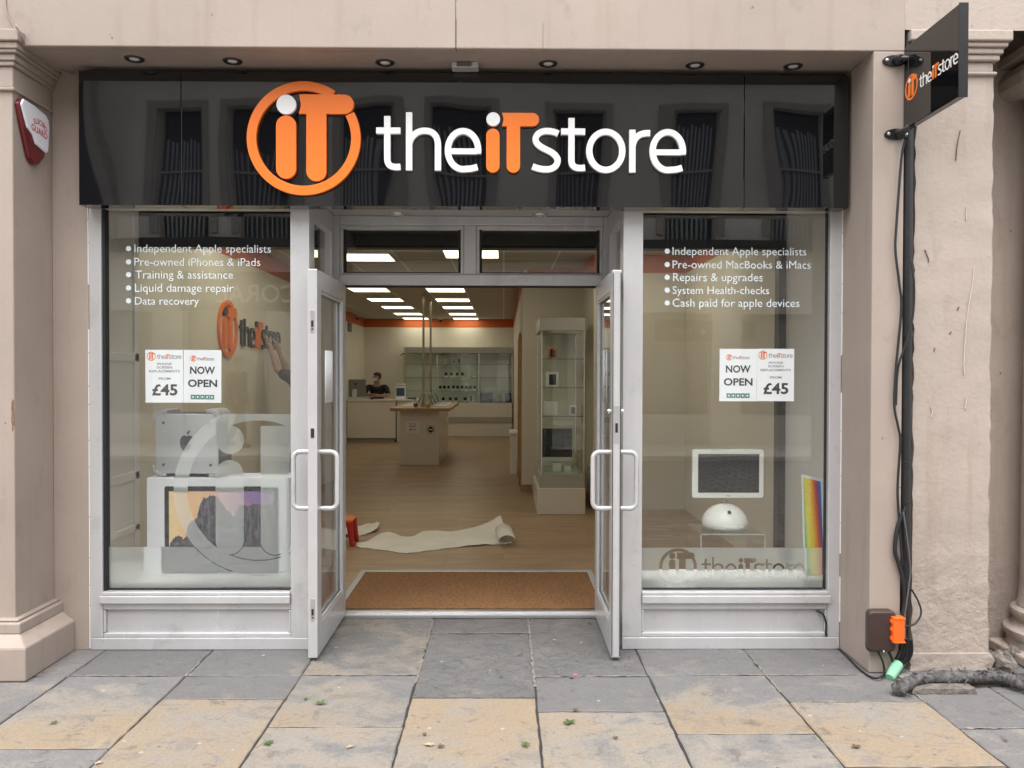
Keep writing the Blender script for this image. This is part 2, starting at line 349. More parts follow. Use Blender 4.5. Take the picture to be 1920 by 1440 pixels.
def sunset_mat():
    m = mat('sunset_print', (.8, .5, .3), .35); n, l, p = nodes(m)
    tc = n.new('ShaderNodeTexCoord'); sx = n.new('ShaderNodeSeparateXYZ'); l.new(tc.outputs['Generated'], sx.inputs[0])
    t = n.new('ShaderNodeTexNoise'); t.inputs['Scale'].default_value = 3.2; t.inputs['Detail'].default_value = 5; l.new(tc.outputs['Generated'], t.inputs[0])
    a = n.new('ShaderNodeMath'); a.operation = 'MULTIPLY_ADD'; l.new(t.outputs[0], a.inputs[0]); a.inputs[1].default_value = .5; l.new(sx.outputs[0], a.inputs[2]); t.inputs['Distortion'].default_value = 1.2
    r = n.new('ShaderNodeValToRGB'); l.new(a.outputs[0], r.inputs[0]); cr = r.color_ramp
    cr.elements[0].position = .15; cr.elements[0].color = (.85, .60, .20, 1); cr.elements[1].position = 1.25 if False else 1.0; cr.elements[1].color = (.30, .18, .42, 1)
    for pos, c in ((.30, (.95, .72, .38)), (.42, (.90, .55, .28)), (.55, (.92, .60, .36)), (.70, (.85, .48, .42)), (.86, (.62, .32, .42))): e = cr.elements.new(pos); e.color = (*c, 1)
    l.new(r.outputs[0], p.inputs['Base Color'])
sunset_mat()
def rock_mat():
    m = mat('rock_print', (.1, .1, .13), .4); n, l, p = nodes(m)
    tc = n.new('ShaderNodeTexCoord'); mp = n.new('ShaderNodeMapping'); mp.inputs['Scale'].default_value = (7, 1, 2.2); mp.inputs['Rotation'].default_value = (0, .35, 0); l.new(tc.outputs['Generated'], mp.inputs[0])
    t = n.new('ShaderNodeTexNoise'); t.inputs['Scale'].default_value = 2.4; t.inputs['Detail'].default_value = 9; t.inputs['Roughness'].default_value = .7; t.inputs['Distortion'].default_value = .8; l.new(mp.outputs[0], t.inputs[0])
    r = n.new('ShaderNodeValToRGB'); l.new(t.outputs[0], r.inputs[0]); cr = r.color_ramp
    cr.elements[0].position = .40; cr.elements[0].color = (.018, .022, .04, 1); cr.elements[1].position = .64; cr.elements[1].color = (.20, .18, .21, 1)
    l.new(r.outputs[0], p.inputs['Base Color'])
rock_mat()

# ------------------------------------------------------------------ mesh building
WLOC = {}
class MB:
    def __init__(s): s.v = []; s.f = []
    def add(s, vs, fs):
        o = len(s.v); s.v += [tuple(v) for v in vs]; s.f += [tuple(i+o for i in f) for f in fs]; return s
    def box(s, x0, x1, y0, y1, z0, z1, xf=None):
        x0, x1 = sorted((x0, x1)); y0, y1 = sorted((y0, y1)); z0, z1 = sorted((z0, z1))
        vs = [(x0, y0, z0), (x1, y0, z0), (x1, y1, z0), (x0, y1, z0), (x0, y0, z1), (x1, y0, z1), (x1, y1, z1), (x0, y1, z1)]
        if xf: vs = [xf(Vector(v)) for v in vs]
        return s.add(vs, [(0, 3, 2, 1), (4, 5, 6, 7), (0, 1, 5, 4), (1, 2, 6, 5), (2, 3, 7, 6), (3, 0, 4, 7)])
    def prism(s, pts, O, U, V, N, d0, d1):
        """polygon pts (u,v) in plane O,U,V, extruded along N from d0 to d1"""
        O, U, V, N = Vector(O), Vector(U), Vector(V), Vector(N); n = len(pts)
        a = [O+U*p[0]+V*p[1]+N*d0 for p in pts]; b = [O+U*p[0]+V*p[1]+N*d1 for p in pts]
        area = sum(pts[i][0]*pts[(i+1) % n][1]-pts[(i+1) % n][0]*pts[i][1] for i in range(n))
        flip = (area > 0) != (U.cross(V).dot(N) > 0)
        fs = [tuple(range(n, 2*n)), tuple(range(n-1, -1, -1))]+[(i, (i+1) % n, n+(i+1) % n, n+i) for i in range(n)]
        if flip: fs = [f[::-1] for f in fs]
        return s.add(a+b, fs)
    def stroke(s, pts, wd, O, U, V, N, d0, d1, closed=False):
        """constant width stroke along 2-D polyline, extruded"""
        n = len(pts); L = []; Rr = []
        for i in range(n):
            if closed: a, b = pts[i-1], pts[(i+1) % n]
            else: a, b = pts[max(i-1, 0)], pts[min(i+1, n-1)]
            dx, dy = b[0]-a[0], b[1]-a[1]; q = math.hypot(dx, dy) or 1
            nx, ny = -dy/q*wd/2, dx/q*wd/2
            L.append((pts[i][0]+nx, pts[i][1]+ny)); Rr.append((pts[i][0]-nx, pts[i][1]-ny))
        O, U, V, N = Vector(O), Vector(U), Vector(V), Vector(N)
        P = lambda p, d: O+U*p[0]+V*p[1]+N*d
        vs = [P(p, d1) for p in L]+[P(p, d1) for p in Rr]+[P(p, d0) for p in L]+[P(p, d0) for p in Rr]
        fs = []
        for i in range(n if closed else n-1):
            j = (i+1) % n
            fs += [(i, n+i, n+j, j), (2*n+i, i, j, 2*n+j), (n+i, 3*n+i, 3*n+j, n+j), (2*n+j, 3*n+j, 3*n+i, 2*n+i)]
        if not closed: fs += [(0, 2*n, 3*n, n), (n-1, 2*n-1, 4*n-1, 3*n-1)]
        if U.cross(V).dot(N) < 0: fs = [f[::-1] for f in fs]
        return s.add(vs, fs)
    def tube(s, path, r, seg=10, caps=True):
        path = [Vector(p) for p in path]; n = len(path); rs = r if isinstance(r, (list, tuple)) else [r]*n
        t0 = (path[1]-path[0]).normalized(); ref = Vector((0, 0, 1)) if abs(t0.z) < .9 else Vector((1, 0, 0))
        vs = []; a = t0.cross(ref).normalized()
        for i in range(n):
            t = (path[min(i+1, n-1)]-path[max(i-1, 0)]).normalized()
            a = (a-t*a.dot(t)).normalized(); b = t.cross(a)
            vs += [path[i]+(a*math.cos(2*PI*k/seg)+b*math.sin(2*PI*k/seg))*rs[i] for k in range(seg)]
        fs = [(i*seg+k, i*seg+(k+1) % seg, (i+1)*seg+(k+1) % seg, (i+1)*seg+k) for i in range(n-1) for k in range(seg)]
        if caps: fs += [tuple(range(seg-1, -1, -1)), tuple((n-1)*seg+k for k in range(seg))]
        return s.add(vs, fs)
    def lathe(s, prof, O, A=(0, 0, 1), seg=24, sx=1, sy=1, a0=0, a1=2*PI):
        O = Vector(O); A = Vector(A).normalized(); ref = Vector((1, 0, 0)) if abs(A.x) < .9 else Vector((0, 1, 0))
        b = A.cross(ref).normalized(); a = b.cross(A); n = len(prof); full = abs(a1-a0-2*PI) < 1e-6
        m = seg if full else seg+1; vs = []
        for r, h in prof:
            vs += [O+A*h+a*(r*sx*math.cos(a0+(a1-a0)*k/seg))+b*(r*sy*math.sin(a0+(a1-a0)*k/seg)) for k in range(m)]
        fs = []
        for i in range(n-1):
            for k in range(seg):
                j = (k+1) % m; fs.append((i*m+k, i*m+j, (i+1)*m+j, (i+1)*m+k))
        if full:
            if prof[0][0] > 1e-4: fs.append(tuple(range(m-1, -1, -1)))
            if prof[-1][0] > 1e-4: fs.append(tuple((n-1)*m+k for k in range(m)))
        return s.add(vs, fs)
    def sphere(s, c, rx, ry=None, rz=None, seg=16, rings=10):
        ry = ry or rx; rz = rz or rx; c = Vector(c)
        prof = [(max(1e-5, math.sin(PI*i/rings)), -math.cos(PI*i/rings)) for i in range(rings+1)]
        t = MB().lathe(prof, (0, 0, 0), seg=seg)
        return s.add([(c.x+v[0]*rx, c.y+v[1]*ry, c.z+v[2]*rz) for v in t.v], t.f)
    def text(s, body, O, U, V, N, d, width=None, height=None, cx=False, off=0, sx=1):
        """flat lettering; O = left baseline (or centre baseline when cx); size by width or by cap height"""
        vs, fs, (x0, x1) = glyphs(body, off)
        k = height/.729 if height else width/(x1-x0)
        sx = width/(x1-x0)/k if (width and height) else sx
        O, U, V, N = Vector(O), Vector(U), Vector(V), Vector(N)
        sh = (x0+x1)/2 if cx else x0
        fl = U.cross(V).dot(N) < 0
        return s.add([O+U*((v[0]-sh)*k*sx)+V*(v[1]*k)+N*d for v in vs], [f[::-1] for f in fs] if fl else fs)
    def build(s, name, m, parent=None, bevel=0, smooth=None, seg=2):
        me = bpy.data.meshes.new(name)
        V = np.array([tuple(v) for v in s.v], dtype=float)
        if parent is None:
            o0 = Vector(((V[:, 0].min()+V[:, 0].max())/2, (V[:, 1].min()+V[:, 1].max())/2, V[:, 2].min()))
        else: o0 = WLOC[parent.name]
        me.from_pydata([(v[0]-o0.x, v[1]-o0.y, v[2]-o0.z) for v in V], [], s.f)
        me.materials.append(M[m]); me.update()
        bm = bmesh.new(); bm.from_mesh(me)
        bmesh.ops.remove_doubles(bm, verts=bm.verts, dist=1e-6) if smooth is not None else None
        bm.to_mesh(me); bm.free()
        if smooth is not None:
            me.polygons.foreach_set('use_smooth', [True]*len(me.polygons)); me.set_sharp_from_angle(angle=R(smooth))
        o = bpy.data.objects.new(name, me); COL.objects.link(o)
        if parent is None: o.location = o0
        else: o.parent = parent
        WLOC[o.name] = o0
        if bevel:
            b = o.modifiers.new('bevel', 'BEVEL'); b.width = bevel; b.segments = seg; b.limit_method = 'ANGLE'; b.angle_limit = R(40); b.harden_normals = False
        return o

_G = {}
def glyphs(body, off=0):
    key = (body, off)
    if key not in _G:
        c = bpy.data.curves.new('lettering', 'FONT'); c.body = body; c.offset = off; c.resolution_u = 3
        o = bpy.data.objects.new('lettering', c); COL.objects.link(o)
        dg = bpy.context.evaluated_depsgraph_get(); dg.update()
        me = bpy.data.meshes.new_from_object(o.evaluated_get(dg))
        vs = [tuple(v.co) for v in me.vertices]; fs = [tuple(p.vertices) for p in me.polygons]
        xs = [v[0] for v in vs]
        _G[key] = (vs, fs, (min(xs), max(xs)))
        bpy.data.objects.remove(o); bpy.data.curves.remove(c); bpy.data.meshes.remove(me)
    return _G[key]

def tag(o, label, cat, group=None, kind=None):
    if label: o['label'] = label
    if cat: o['category'] = cat
    if group: o['group'] = group
    if kind: o['kind'] = kind
    return o
def thing(name, label, cat, loc, group=None):
    o = bpy.data.objects.new(name, None); COL.objects.link(o); o.location = loc; o.empty_display_size = .1
    WLOC[o.name] = Vector(loc); return tag(o, label, cat, group)
def dup(root, delta, label=None):
    r = root.copy(); COL.objects.link(r); r.location = Vector(root.location)+Vector(delta)
    if label: r['label'] = label
    for ch in list(root.children):
        c = ch.copy(); COL.objects.link(c); c.parent = r
        for g in ch.children:
            d = g.copy(); COL.objects.link(d); d.parent = c
    return r
def arc(cx, cz, rx, rz, a0, a1, n=24): return [(cx+rx*math.cos(R(a0+(a1-a0)*i/n)), cz+rz*math.sin(R(a0+(a1-a0)*i/n))) for i in range(n+1)]
def rrect(x0, x1, y0, y1, r, n=5):
    return arc(x1-r, y0+r, r, r, -90, 0, n)+arc(x1-r, y1-r, r, r, 0, 90, n)+arc(x0+r, y1-r, r, r, 90, 180, n)+arc(x0+r, y0+r, r, r, 180, 270, n)
def bez(p0, p1, p2, p3, n=12):
    return [tuple((1-t)**3*a+3*(1-t)**2*t*b+3*(1-t)*t*t*c+t**3*d for a, b, c, d in zip(p0, p1, p2, p3)) for t in [i/n for i in range(n+1)]]
def smooth_path(pts, n=6):
    P = [Vector(p) for p in pts]; P = [P[0]*2-P[1]]+P+[P[-1]*2-P[-2]]; out = []
    for i in range(1, len(P)-2):
        for k in range(n):
            t = k/n; a, b, c, d = P[i-1:i+3]
            out.append(.5*((2*b)+(c-a)*t+(2*a-5*b+4*c-d)*t*t+(3*b-a-3*c+d)*t**3))
    return out+[P[-2]]
ORD = ['first', 'second', 'third', 'fourth', 'fifth', 'sixth', 'seventh', 'eighth', 'ninth', 'tenth']

# ------------------------------------------------------------------ the shop's logo: shapes in photo units, ring centre = (0,0), up positive
def L_(pts): return [(x-570, 260-y) for x, y in pts]
LOGO = []
def lp(role, pts): LOGO.append(('poly', role, pts, 0, False))
def ls(role, pts, wd=11.7, closed=False): LOGO.append(('stroke', role, pts, wd, closed))
ls('mark', arc(0, 0, 96.5, 96.5, 56, 388, 72), 17.5)
lp('dot', arc(-32, 62, 18.2, 18.2, 0, 345, 23))
lp('mark', arc(-32.5, 23.5, 18.5, 18.5, 0, 180, 12)+arc(-32.5, -56.5, 18.5, 18.5, 180, 360, 12))
lp('mark', L_([(562, 179)])+arc(75, 63, 18, 18, 90, -90, 12)+L_([(612, 215)])+arc(23.5, -61, 18.5, 18.5, 0, -180, 12)+L_([(575, 215), (561, 215)])+arc(-32, 62, 27, 27, -30, 30, 6)[1:-1])
ls('word', L_([(724.5, 218), (724.5, 296)]+bez((724.5, 296), (724.5, 309), (731, 314), (749, 312), 8)[1:])); ls('word', L_([(704, 245), (749, 245)]))
ls('word', L_([(765, 211), (765, 318.5)])); ls('word', L_(bez((765, 270), (768, 254), (780, 245), (794, 245), 8)+bez((794, 245), (811, 245), (818.5, 255), (818.5, 272), 8)[1:]+[(818.5, 318.5)]))
def e_(cx):
    ls('word', L_([(cx-27, 282.5), (cx+27, 282.5)]), 10.5)
    a = arc(cx-570, 260-280.5, 28.2, 35.3, -10, 278, 36)
    ls('word', a+[(cx+16-570, 260-314.5), (cx+27-570, 260-311.5)])
e_(865)
ls('word', L_(bez((1042, 249), (1030, 243), (1012, 242), (1004, 250), 8)+bez((1004, 250), (995, 260), (1000, 270), (1018, 278), 8)[1:]+bez((1018, 278), (1040, 287), (1046, 298), (1037, 309), 8)[1:]+bez((1037, 309), (1028, 319), (1008, 316), (994, 310), 8)[1:]))
ls('word', L_([(1066.5, 220), (1066.5, 298)]+bez((1066.5, 298), (1066.5, 310), (1074, 315), (1092, 312), 8)[1:])); ls('word', L_([(1047, 245), (1092, 245)]))
ls('word', arc(1130.5-570, 260-280.5, 30.8, 35.4, 0, 360, 40)[:-1], 11.7, True)
ls('word', L_([(1180, 241), (1180, 320.5)])); ls('word', L_(bez((1180, 272), (1183, 254), (1194, 246), (1213, 247.5), 10)))
e_(1246)
lp('dot2', arc(351, 37, 12.8, 12.8, 0, 345, 23))
lp('mark2', arc(350.5, 7, 12.5, 12.5, 0, 180, 12)+arc(350.5, -49.5, 12.5, 12.5, 180, 360, 12))
lp('mark2', L_([(937, 211)])+arc(424, 36.7, 12.3, 12.3, 90, -90, 10)+L_([(971, 236)])+arc(388.5, -49.5, 12.5, 12.5, 0, -180, 10)+L_([(946, 236), (937.5, 236)])+arc(351, 37, 19, 19, -32, 32, 6)[1:-1])
def logo(target, O, U, V, N, k, d0, d1):
    """target: role -> MB"""
    U = Vector(U)*k; V = Vector(V)*k
    for i, (t, role, pts, wd, cl) in enumerate(LOGO):
        mb = target.get(role)
        if mb is None: continue
        e = d1+(.0004 if d1-d0 > .005 else .00012)*(i % 4)
        if t == 'poly': mb.prism(pts, O, U, V, N, d0, e)
        else: mb.stroke(pts, wd, O, U, V, N, d0, e, cl)
def logo_inside(X, Z, roles, grow=0):
    """boolean grid: which points (logo units) lie in the logo"""
    out = np.zeros(X.shape, bool)
    for t, role, pts, wd, cl in LOGO:
        if role not in roles: continue
        P = np.array(pts, float)
        if t == 'stroke':
            Q = np.vstack([P, P[:1]]) if cl else P
            for a, b in zip(Q[:-1], Q[1:]):
                d = b-a; L2 = max((d**2).sum(), 1e-9)
                tt = np.clip(((X-a[0])*d[0]+(Z-a[1])*d[1])/L2, 0, 1)
                out |= (X-a[0]-tt*d[0])**2+(Z-a[1]-tt*d[1])**2 < (wd/2+grow)**2
        else:
            ins = np.zeros(X.shape, bool); n = len(P)
            for i in range(n):
                (x0, y0), (x1, y1) = P[i], P[(i+1) % n]
                if y0 == y1: continue
                c = ((y0 > Z) != (y1 > Z)) & (X < (x1-x0)*(Z-y0)/(y1-y0)+x0); ins ^= c
                if grow:
                    d = P[(i+1) % n]-P[i]; L2 = max((d**2).sum(), 1e-9); tt = np.clip(((X-x0)*d[0]+(Z-y0)*d[1])/L2, 0, 1)
                    out |= (X-x0-tt*d[0])**2+(Z-y0-tt*d[1])**2 < grow**2
            out |= ins
    return out
def film(mask, x0, z0, step, y):
    """run-length quads of a boolean grid (rows = z) -> thin film in plane y"""
    mb = MB()
    for r in range(mask.shape[0]):
        row = mask[r]; ed = np.flatnonzero(np.diff(np.concatenate(([0], row.astype(np.int8), [0]))))
        za, zb = z0+r*step, z0+(r+1)*step
        for a, b in zip(ed[::2], ed[1::2]):
            xa, xb = x0+a*step, x0+b*step
            mb.add([(xa, y, za), (xb, y, za), (xb, y, zb), (xa, y, zb)], [(0, 1, 2, 3)])
    return mb
EX, EY, EZ = (1, 0, 0), (0, 1, 0), (0, 0, 1); NY = (0, -1, 0)

# ================================================================== SETTING: pavement, street
JX = [-4.6, -4.0, -3.4, -2.79, -2.19, -1.60, -1.02, -.432, .157, .737, 1.335, 1.97, 2.38, 2.98, 3.6, 4.2, 4.8]
cols = {  # column index -> (y far, y near, tan bias far, tan bias near, value, rivenness)
 3: [(.05, -.39, .1, .1, .95, .2), (-.39, -.85, .1, .2, 1, .2), (-.85, -1.6, .2, .3, 1, .2)],
 4: [(.05, -.39, .05, .05, .82, .4), (-.39, -1.198, .05, .72, 1.03, .25), (-1.198, -2.0, .25, .25, 1.08, .2)],
 5: [(.05, -.39, .02, .05, .86, .4), (-.39, -.688, .0, .02, .88, .25), (-.688, -1.62, .58, .46, 1.03, .2)],
 6: [(.62, -.385, .22, .38, .9, .8), (-.385, -.995, .08, .52, .98, .25), (-.995, -1.8, .42, .45, 1.05, .2)],
 7: [(.62, .285, -.05, -.05, .8, .9), (.285, -.675, -.05, .0, .86, 1.1), (-.675, -1.6, .62, .42, 1.06, .25)],
 8: [(.62, -.41, -.05, .05, .86, 1.1), (-.41, -.838, .05, .12, .94, .3), (-.838, -1.85, .34, .38, 1.06, .2)],
 9: [(.05, -.39, .05, .1, .92, .4), (-.39, -1.074, .02, .75, 1.0, .3), (-1.074, -1.9, .3, .3, 1.06, .2)],
 10: [(.05, -.39, .02, .05, .86, .4), (-.39, -.735, .05, .08, .94, .3), (-.735, -1.369, .52, .66, 1.05, .25), (-1.369, -2.2, .3, .3, 1.06, .2)],
 11: [(.05, -.57, .05, .05, .9, .3), (-.57, -1.027, .0, .06, .92, .25), (-1.027, -1.9, .2, .3, 1.02, .2)],
 12: [(.05, -.62, .05, .05, .9, .3), (-.62, -.86, .0, .0, .9, .2), (-.86, -1.7, .2, .2, 1.0, .2)],
}
pv = MB(); tints = []
GAP = .0032
for c in range(len(JX)-1):
    rows = list(cols.get(c, [(.05, -.4, .1, .1, 1, .3), (-.4, -1.1+.2*(c % 2), .2, .3, 1, .2), (-1.1+.2*(c % 2), -1.9, .3, .2, 1, .2)]))
    y = rows[-1][1]
    while y > -2.6:
        h = random.uniform(.5, .95); q_ = random.uniform(0, .55); rows.append((y, max(y-h, -2.6), q_, q_, random.uniform(.95, 1.1), .2)); y -= h
    for (ya, yb, tf, tn, val, riv) in rows:
        x0, x1 = JX[c]+GAP, JX[c+1]-GAP; y0, y1 = yb+GAP, ya-GAP
        zt = random.uniform(-.003, .0); tl_ = random.uniform(-.002, .002)
        nx = max(3, int((x1-x0)/.05)); ny = max(3, int((y1-y0)/.05))
        base = len(pv.v); T_ = []
        jx0 = [random.uniform(-.003, .003) for _ in range(ny+1)]; jx1 = [random.uniform(-.003, .003) for _ in range(ny+1)]
        jy0 = [random.uniform(-.003, .003) for _ in range(nx+1)]; jy1 = [random.uniform(-.003, .003) for _ in range(nx+1)]
        for jj in range(ny+1):
            for ii in range(nx+1):
                u, v_ = ii/nx, jj/ny
                # outermost cells are squeezed to a narrow chamfer
                def sq(t, n_, L): return t if 0 < t*n_ < n_ else t
                xx = x0+(x1-x0)*u; yy = y0+(y1-y0)*v_
                if ii == 1: xx = x0+.006
                if ii == nx-1: xx = x1-.006
                if jj == 1: yy = y0+.006
                if jj == ny-1: yy = y1-.006
                if ii <= 1: xx += jx0[jj]
                if ii >= nx-1: xx += jx1[jj]
                if jj <= 1: yy += jy0[ii]
                if jj >= ny-1: yy += jy1[ii]
                rim = ii in (0, nx) or jj in (0, ny)
                pv.v.append((xx, yy, zt+tl_*(u-.5)-(.005 if rim else 0)+(0 if rim else random.uniform(-.0006, .0006)*(1+2*riv)))); T_.append(tf+(tn-tf)*(1-v_))
        for jj in range(ny):
            for ii in range(nx):
                a_ = jj*(nx+1)+ii; f_ = (a_, a_+1, a_+nx+2, a_+nx+1)
                pv.f.append(tuple(base+q for q in f_)); tints.append([(T_[q], val, riv) for q in f_])
        rim = [ii for ii in range(nx+1)]+[jj*(nx+1)+nx for jj in range(1, ny+1)]+[ny*(nx+1)+ii for ii in range(nx-1, -1, -1)]+[jj*(nx+1) for jj in range(ny-1, 0, -1)]
        lo = len(pv.v); pv.v += [(pv.v[base+q][0], pv.v[base+q][1], -.03) for q in rim]; n = len(rim)
        for q in range(n):
            pv.f.append((lo+q, lo+(q+1) % n, base+rim[(q+1) % n], base+rim[q])); tints.append([(T_[rim[q]], val*.8, riv)]*4)
pav = pv.build('pavement', 'flagstone'); tag(pav, None, None, None, 'structure')
pav.data.polygons.foreach_set('use_smooth', [True]*len(pav.data.polygons)); pav.data.set_sharp_from_angle(angle=R(35))
ca = pav.data.color_attributes.new('tint', 'FLOAT_COLOR', 'CORNER')
buf = np.ones((len(pav.data.loops), 4), np.float32)
for p_, t_ in zip(pav.data.polygons, tints): buf[p_.loop_start:p_.loop_start+p_.loop_total, :3] = t_
ca.data.foreach_set('color', buf.ravel())
# patches of pale pointing in the joints
pj = MB(); rj = random.Random(4)
def joint_patch(xa, ya, xb, yb_):
    L = math.hypot(xb-xa, yb_-ya); n = max(2, int(L/.02)); dx, dy = (xb-xa)/L, (yb_-ya)/L; vs = []
    for i in range(n+1):
        t = L*i/n; w0, w1 = rj.uniform(.002, .010), rj.uniform(.002, .010)
        vs += [(xa+dx*t-dy*w0, ya+dy*t+dx*w0, rj.uniform(-.001, .0015)), (xa+dx*t+dy*w1, ya+dy*t-dx*w1, rj.uniform(-.001, .0015))]
    pj.add(vs, [(2*i, 2*i+1, 2*i+3, 2*i+2) for i in range(n)])
joint_patch(-.432, .55, -.432, .0); joint_patch(-.432, -.05, -.432, -.5); joint_patch(.157, .58, .157, -.55); joint_patch(-1.0, -.387, -.45, -.385)
joint_patch(.17, -.41, .73, -.405); joint_patch(1.1, -.39, 1.95, -.392); joint_patch(1.335, -.2, 1.335, -.62); joint_patch(-.43, .285, .15, .285); joint_patch(1.4, -.735, 1.95, -.735)
joint_patch(-2.1, -.39, -1.7, -.39); joint_patch(1.97, -.58, 1.97, -.75); joint_patch(-1.6, -.4, -1.6, -.2); joint_patch(2.0, -1.027, 2.37, -1.027)
tag(pj.build('joint_mortar', 'pale_mortar'), None, None, None, 'structure')
b_ = MB().box(-250, 250, -250, .64, -.6, -.0055); b_.f = b_.f; tag(b_.build('ground', 'mortar'), None, None, None, 'structure')
tag(MB().box(-30, JX[0]-.004, -2.6, .6, -.02, -.001).box(JX[-1]+.004, 30, -2.6, .04, -.02, -.001).build('side_pavement', 'paving_plain'), None, None, None, 'structure')
tag(MB().box(-30, 30, -9.6, -2.75, -.004, .0015).build('road', 'cobbles'), None, None, None, 'structure')
tag(MB().box(-30, 30, -2.75, -2.6, -.003, .004).build('kerb', 'pale_mortar', None, .004), None, None, None, 'structure')
tag(MB().box(-30, 30, -12.0, -9.6, -.003, .08).build('far_pavement', 'opp_stone'), None, None, None, 'structure')

# ================================================================== SHOP BUILDING
YF = -.37            # front plane of lintel and jambs
SOF = 3.163          # soffit height
bld = thing('shop_building', 'pale pinkish beige painted stone shop building framing the whole shopfront', 'building', (0, 0, 0))
lt = MB()
for x0, x1 in ((-3.4, -.2445), (-.2415, 2.03)): lt.box(x0, x1, YF, YF+.05, SOF, 4.6)
lt.build('lintel', 'facade', bld, .006)
MB().box(.1945, .1965, YF-.0008, YF+.01, SOF+.001, SOF+.13).build('crack', 'dark_grey', bld)
# left pilaster with capital and base
pl = MB().box(-3.1, -2.47, YF+.01, .05, 0, SOF).build('pilaster', 'facade', bld, .006)
def courses(mb, spec, x0, x1, yf, yb):
    for z0, z1, o in spec: mb.box(x0-o, x1+o, yf-o, yb, z0, z1)
cp = MB(); courses(cp, [(2.94, 2.958, .016), (2.958, 3.062, .006), (3.062, 3.085, .02), (3.085, 3.118, .03), (3.118, 3.135, .046), (3.135, 3.168, .055), (3.168, 3.225, .07)], -3.1, -2.47, YF+.01, -.005)
cp.build('capital', 'facade', pl, .006, seg=3)
bs = MB(); courses(bs, [(0, .165, .115), (.215, .27, .052), (.27, .285, .03)], -3.1, -2.47, YF+.01, -.003)
# sloped weathering between plinth and torus
a, b = .113, .05
X0, X1, YA, YB = -3.1, -2.47, YF+.01, -.004
bs.add([(X0-a, YA-a, .1652), (X1+a, YA-a, .1652), (X1+a, YB, .1652), (X0-a, YB, .1652), (X0-b, YA-b, .2155), (X1+b, YA-b, .2155), (X1+b, YB, .2155), (X0-b, YB, .2155)],
       [(0, 1, 5, 4), (1, 2, 6, 5), (2, 3, 7, 6), (3, 0, 4, 7), (4, 5, 6, 7)])
bs.build('base', 'facade', pl, .012, seg=3)
jb = MB().box(-2.469, -2.272, -.002, .12, 0, SOF); jb.build('jamb', 'facade', bld, .003)
jb = MB().box(1.871, 2.03, YF, .12, 0, SOF); jb.build('jamb', 'facade', bld, .006)
MB().box(-2.469, 1.87, YF+.0505, .4, SOF, SOF+.05).build('soffit', 'facade', bld)
# chipped stone, bare and brown, on the left pilaster front
ch_ = MB(); rc = random.Random(9); cpts = []
for i in range(24):
    a = 2*PI*i/24; cpts.append((at(19, 0, YF+.009).x+.0085*math.cos(a)*rc.uniform(.6, 1.2), at(0, 778, YF+.009).z+.085*math.sin(a)*rc.uniform(.85, 1.1)))
ch_.prism(cpts, (0, YF+.0098, 0), EX, EZ, NY, -.004, .0006); ch_.build('chip', 'bare_stone', pl)
part_ = MB().box(-7, -3.11, -.16, .1, 0, 4.6).build('side_wall', 'facade', bld)
# interior shell
def part(name, m, *boxes, parent=bld, bevel=0):
    mb = MB()
    for q in boxes: mb.box(*q)
    return mb.build(name, m, parent, bevel)
part('interior_wall', 'wall_paint', (-2.81, -2.61, .13, 9.0, .03, 2.83))
part('interior_wall', 'wall_paint', (-3.57, -3.37, 9.0, 15.5, .03, 2.83))
part('interior_wall', 'wall_paint', (-3.369, -2.812, 8.8, 9.0, .03, 2.83))
part('interior_wall', 'wall_paint', (-3.57, .46, 15.5, 15.7, .03, 2.83))
part('interior_wall', 'wall_paint', (.24, .46, 5.88, 15.49, .03, 2.83))
part('interior_wall', 'wall_paint', (.461, 1.19, 5.88, 6.0, .03, 2.83))
part('interior_wall', 'wall_paint', (.99, 2.0, 4.52, 5.879, .03, 2.83))
part('interior_wall', 'wall_paint', (2.0, 2.2, .13, 4.6, .03, 3.2))
part('skirting', 'oak', (.225, .24, 5.87, 6.6, .03, .12), (.24, .36, 5.866, 5.88, .03, .12), (.99, 1.1, 4.506, 4.52, .03, .12), (.978, .99, 4.506, 5.86, .03, .12))
part('orange_band', 'orange_wall', (-2.61, -2.604, 1.27, 9.0, 2.63, 2.829), (-3.37, -2.61, 9.0, 9.006, 2.63, 2.829), (-3.37, -3.364, 9.006, 15.48, 2.63, 2.829), (-3.364, .234, 15.494, 15.5, 2.63, 2.829), (.234, .24, 5.9, 15.494, 2.63, 2.829),
     (.30, .99, 5.874, 5.88, 2.63, 2.829), (.984, .99, 4.53, 5.874, 2.63, 2.829), (.99, 1.99, 4.514, 4.52, 2.63, 2.829), (1.994, 2.0, 1.27, 4.514, 2.63, 2.829))
part('bulkhead', 'panel_black', (-2.6, 1.999, 1.15, 1.26, 2.39, 3.3))
part('post', 'panel_black', (1.905, 1.999, 1.15, 1.24, .03, 2.39))
part('window_head', 'white_paint', (-2.6, 1.999, .40, 1.149, 3.0, 3.05))
# white panelled return beside the left display
pr = part('wall_panel', 'white_paint', (-2.609, -2.5, .13, 1.12, .03, 3.0))
part('moulding', 'white_paint', (-2.5, -2.488, .13, 1.12, 1.60, 1.66), (-2.5, -2.488, .13, 1.12, .80, .86), (-2.5, -2.488, 1.05, 1.12, .03, 3.0), (-2.5, -2.488, .13, 1.12, .45, .5), parent=pr, bevel=.006)
part('wall_panel', 'white_paint', (1.955, 1.999, .13, 1.149, .03, 3.0))
tag(MB().box(-3.6, 2.2, .62, 15.7, -.02, .03).build('floor', 'vinyl_plank'), None, None, None, 'structure')
for x0, x1 in ((-2.6, -1.07), (.66, 1.999)): pass
tag(MB().box(-2.6, -1.04, .07, .619, -.02, .03).add(*[(lambda b: (b.v, b.f))(MB().box(.64, 1.999, .07, .619, -.02, .03))][0]).build('floor', 'vinyl_plank'), None, None, None, 'structure')
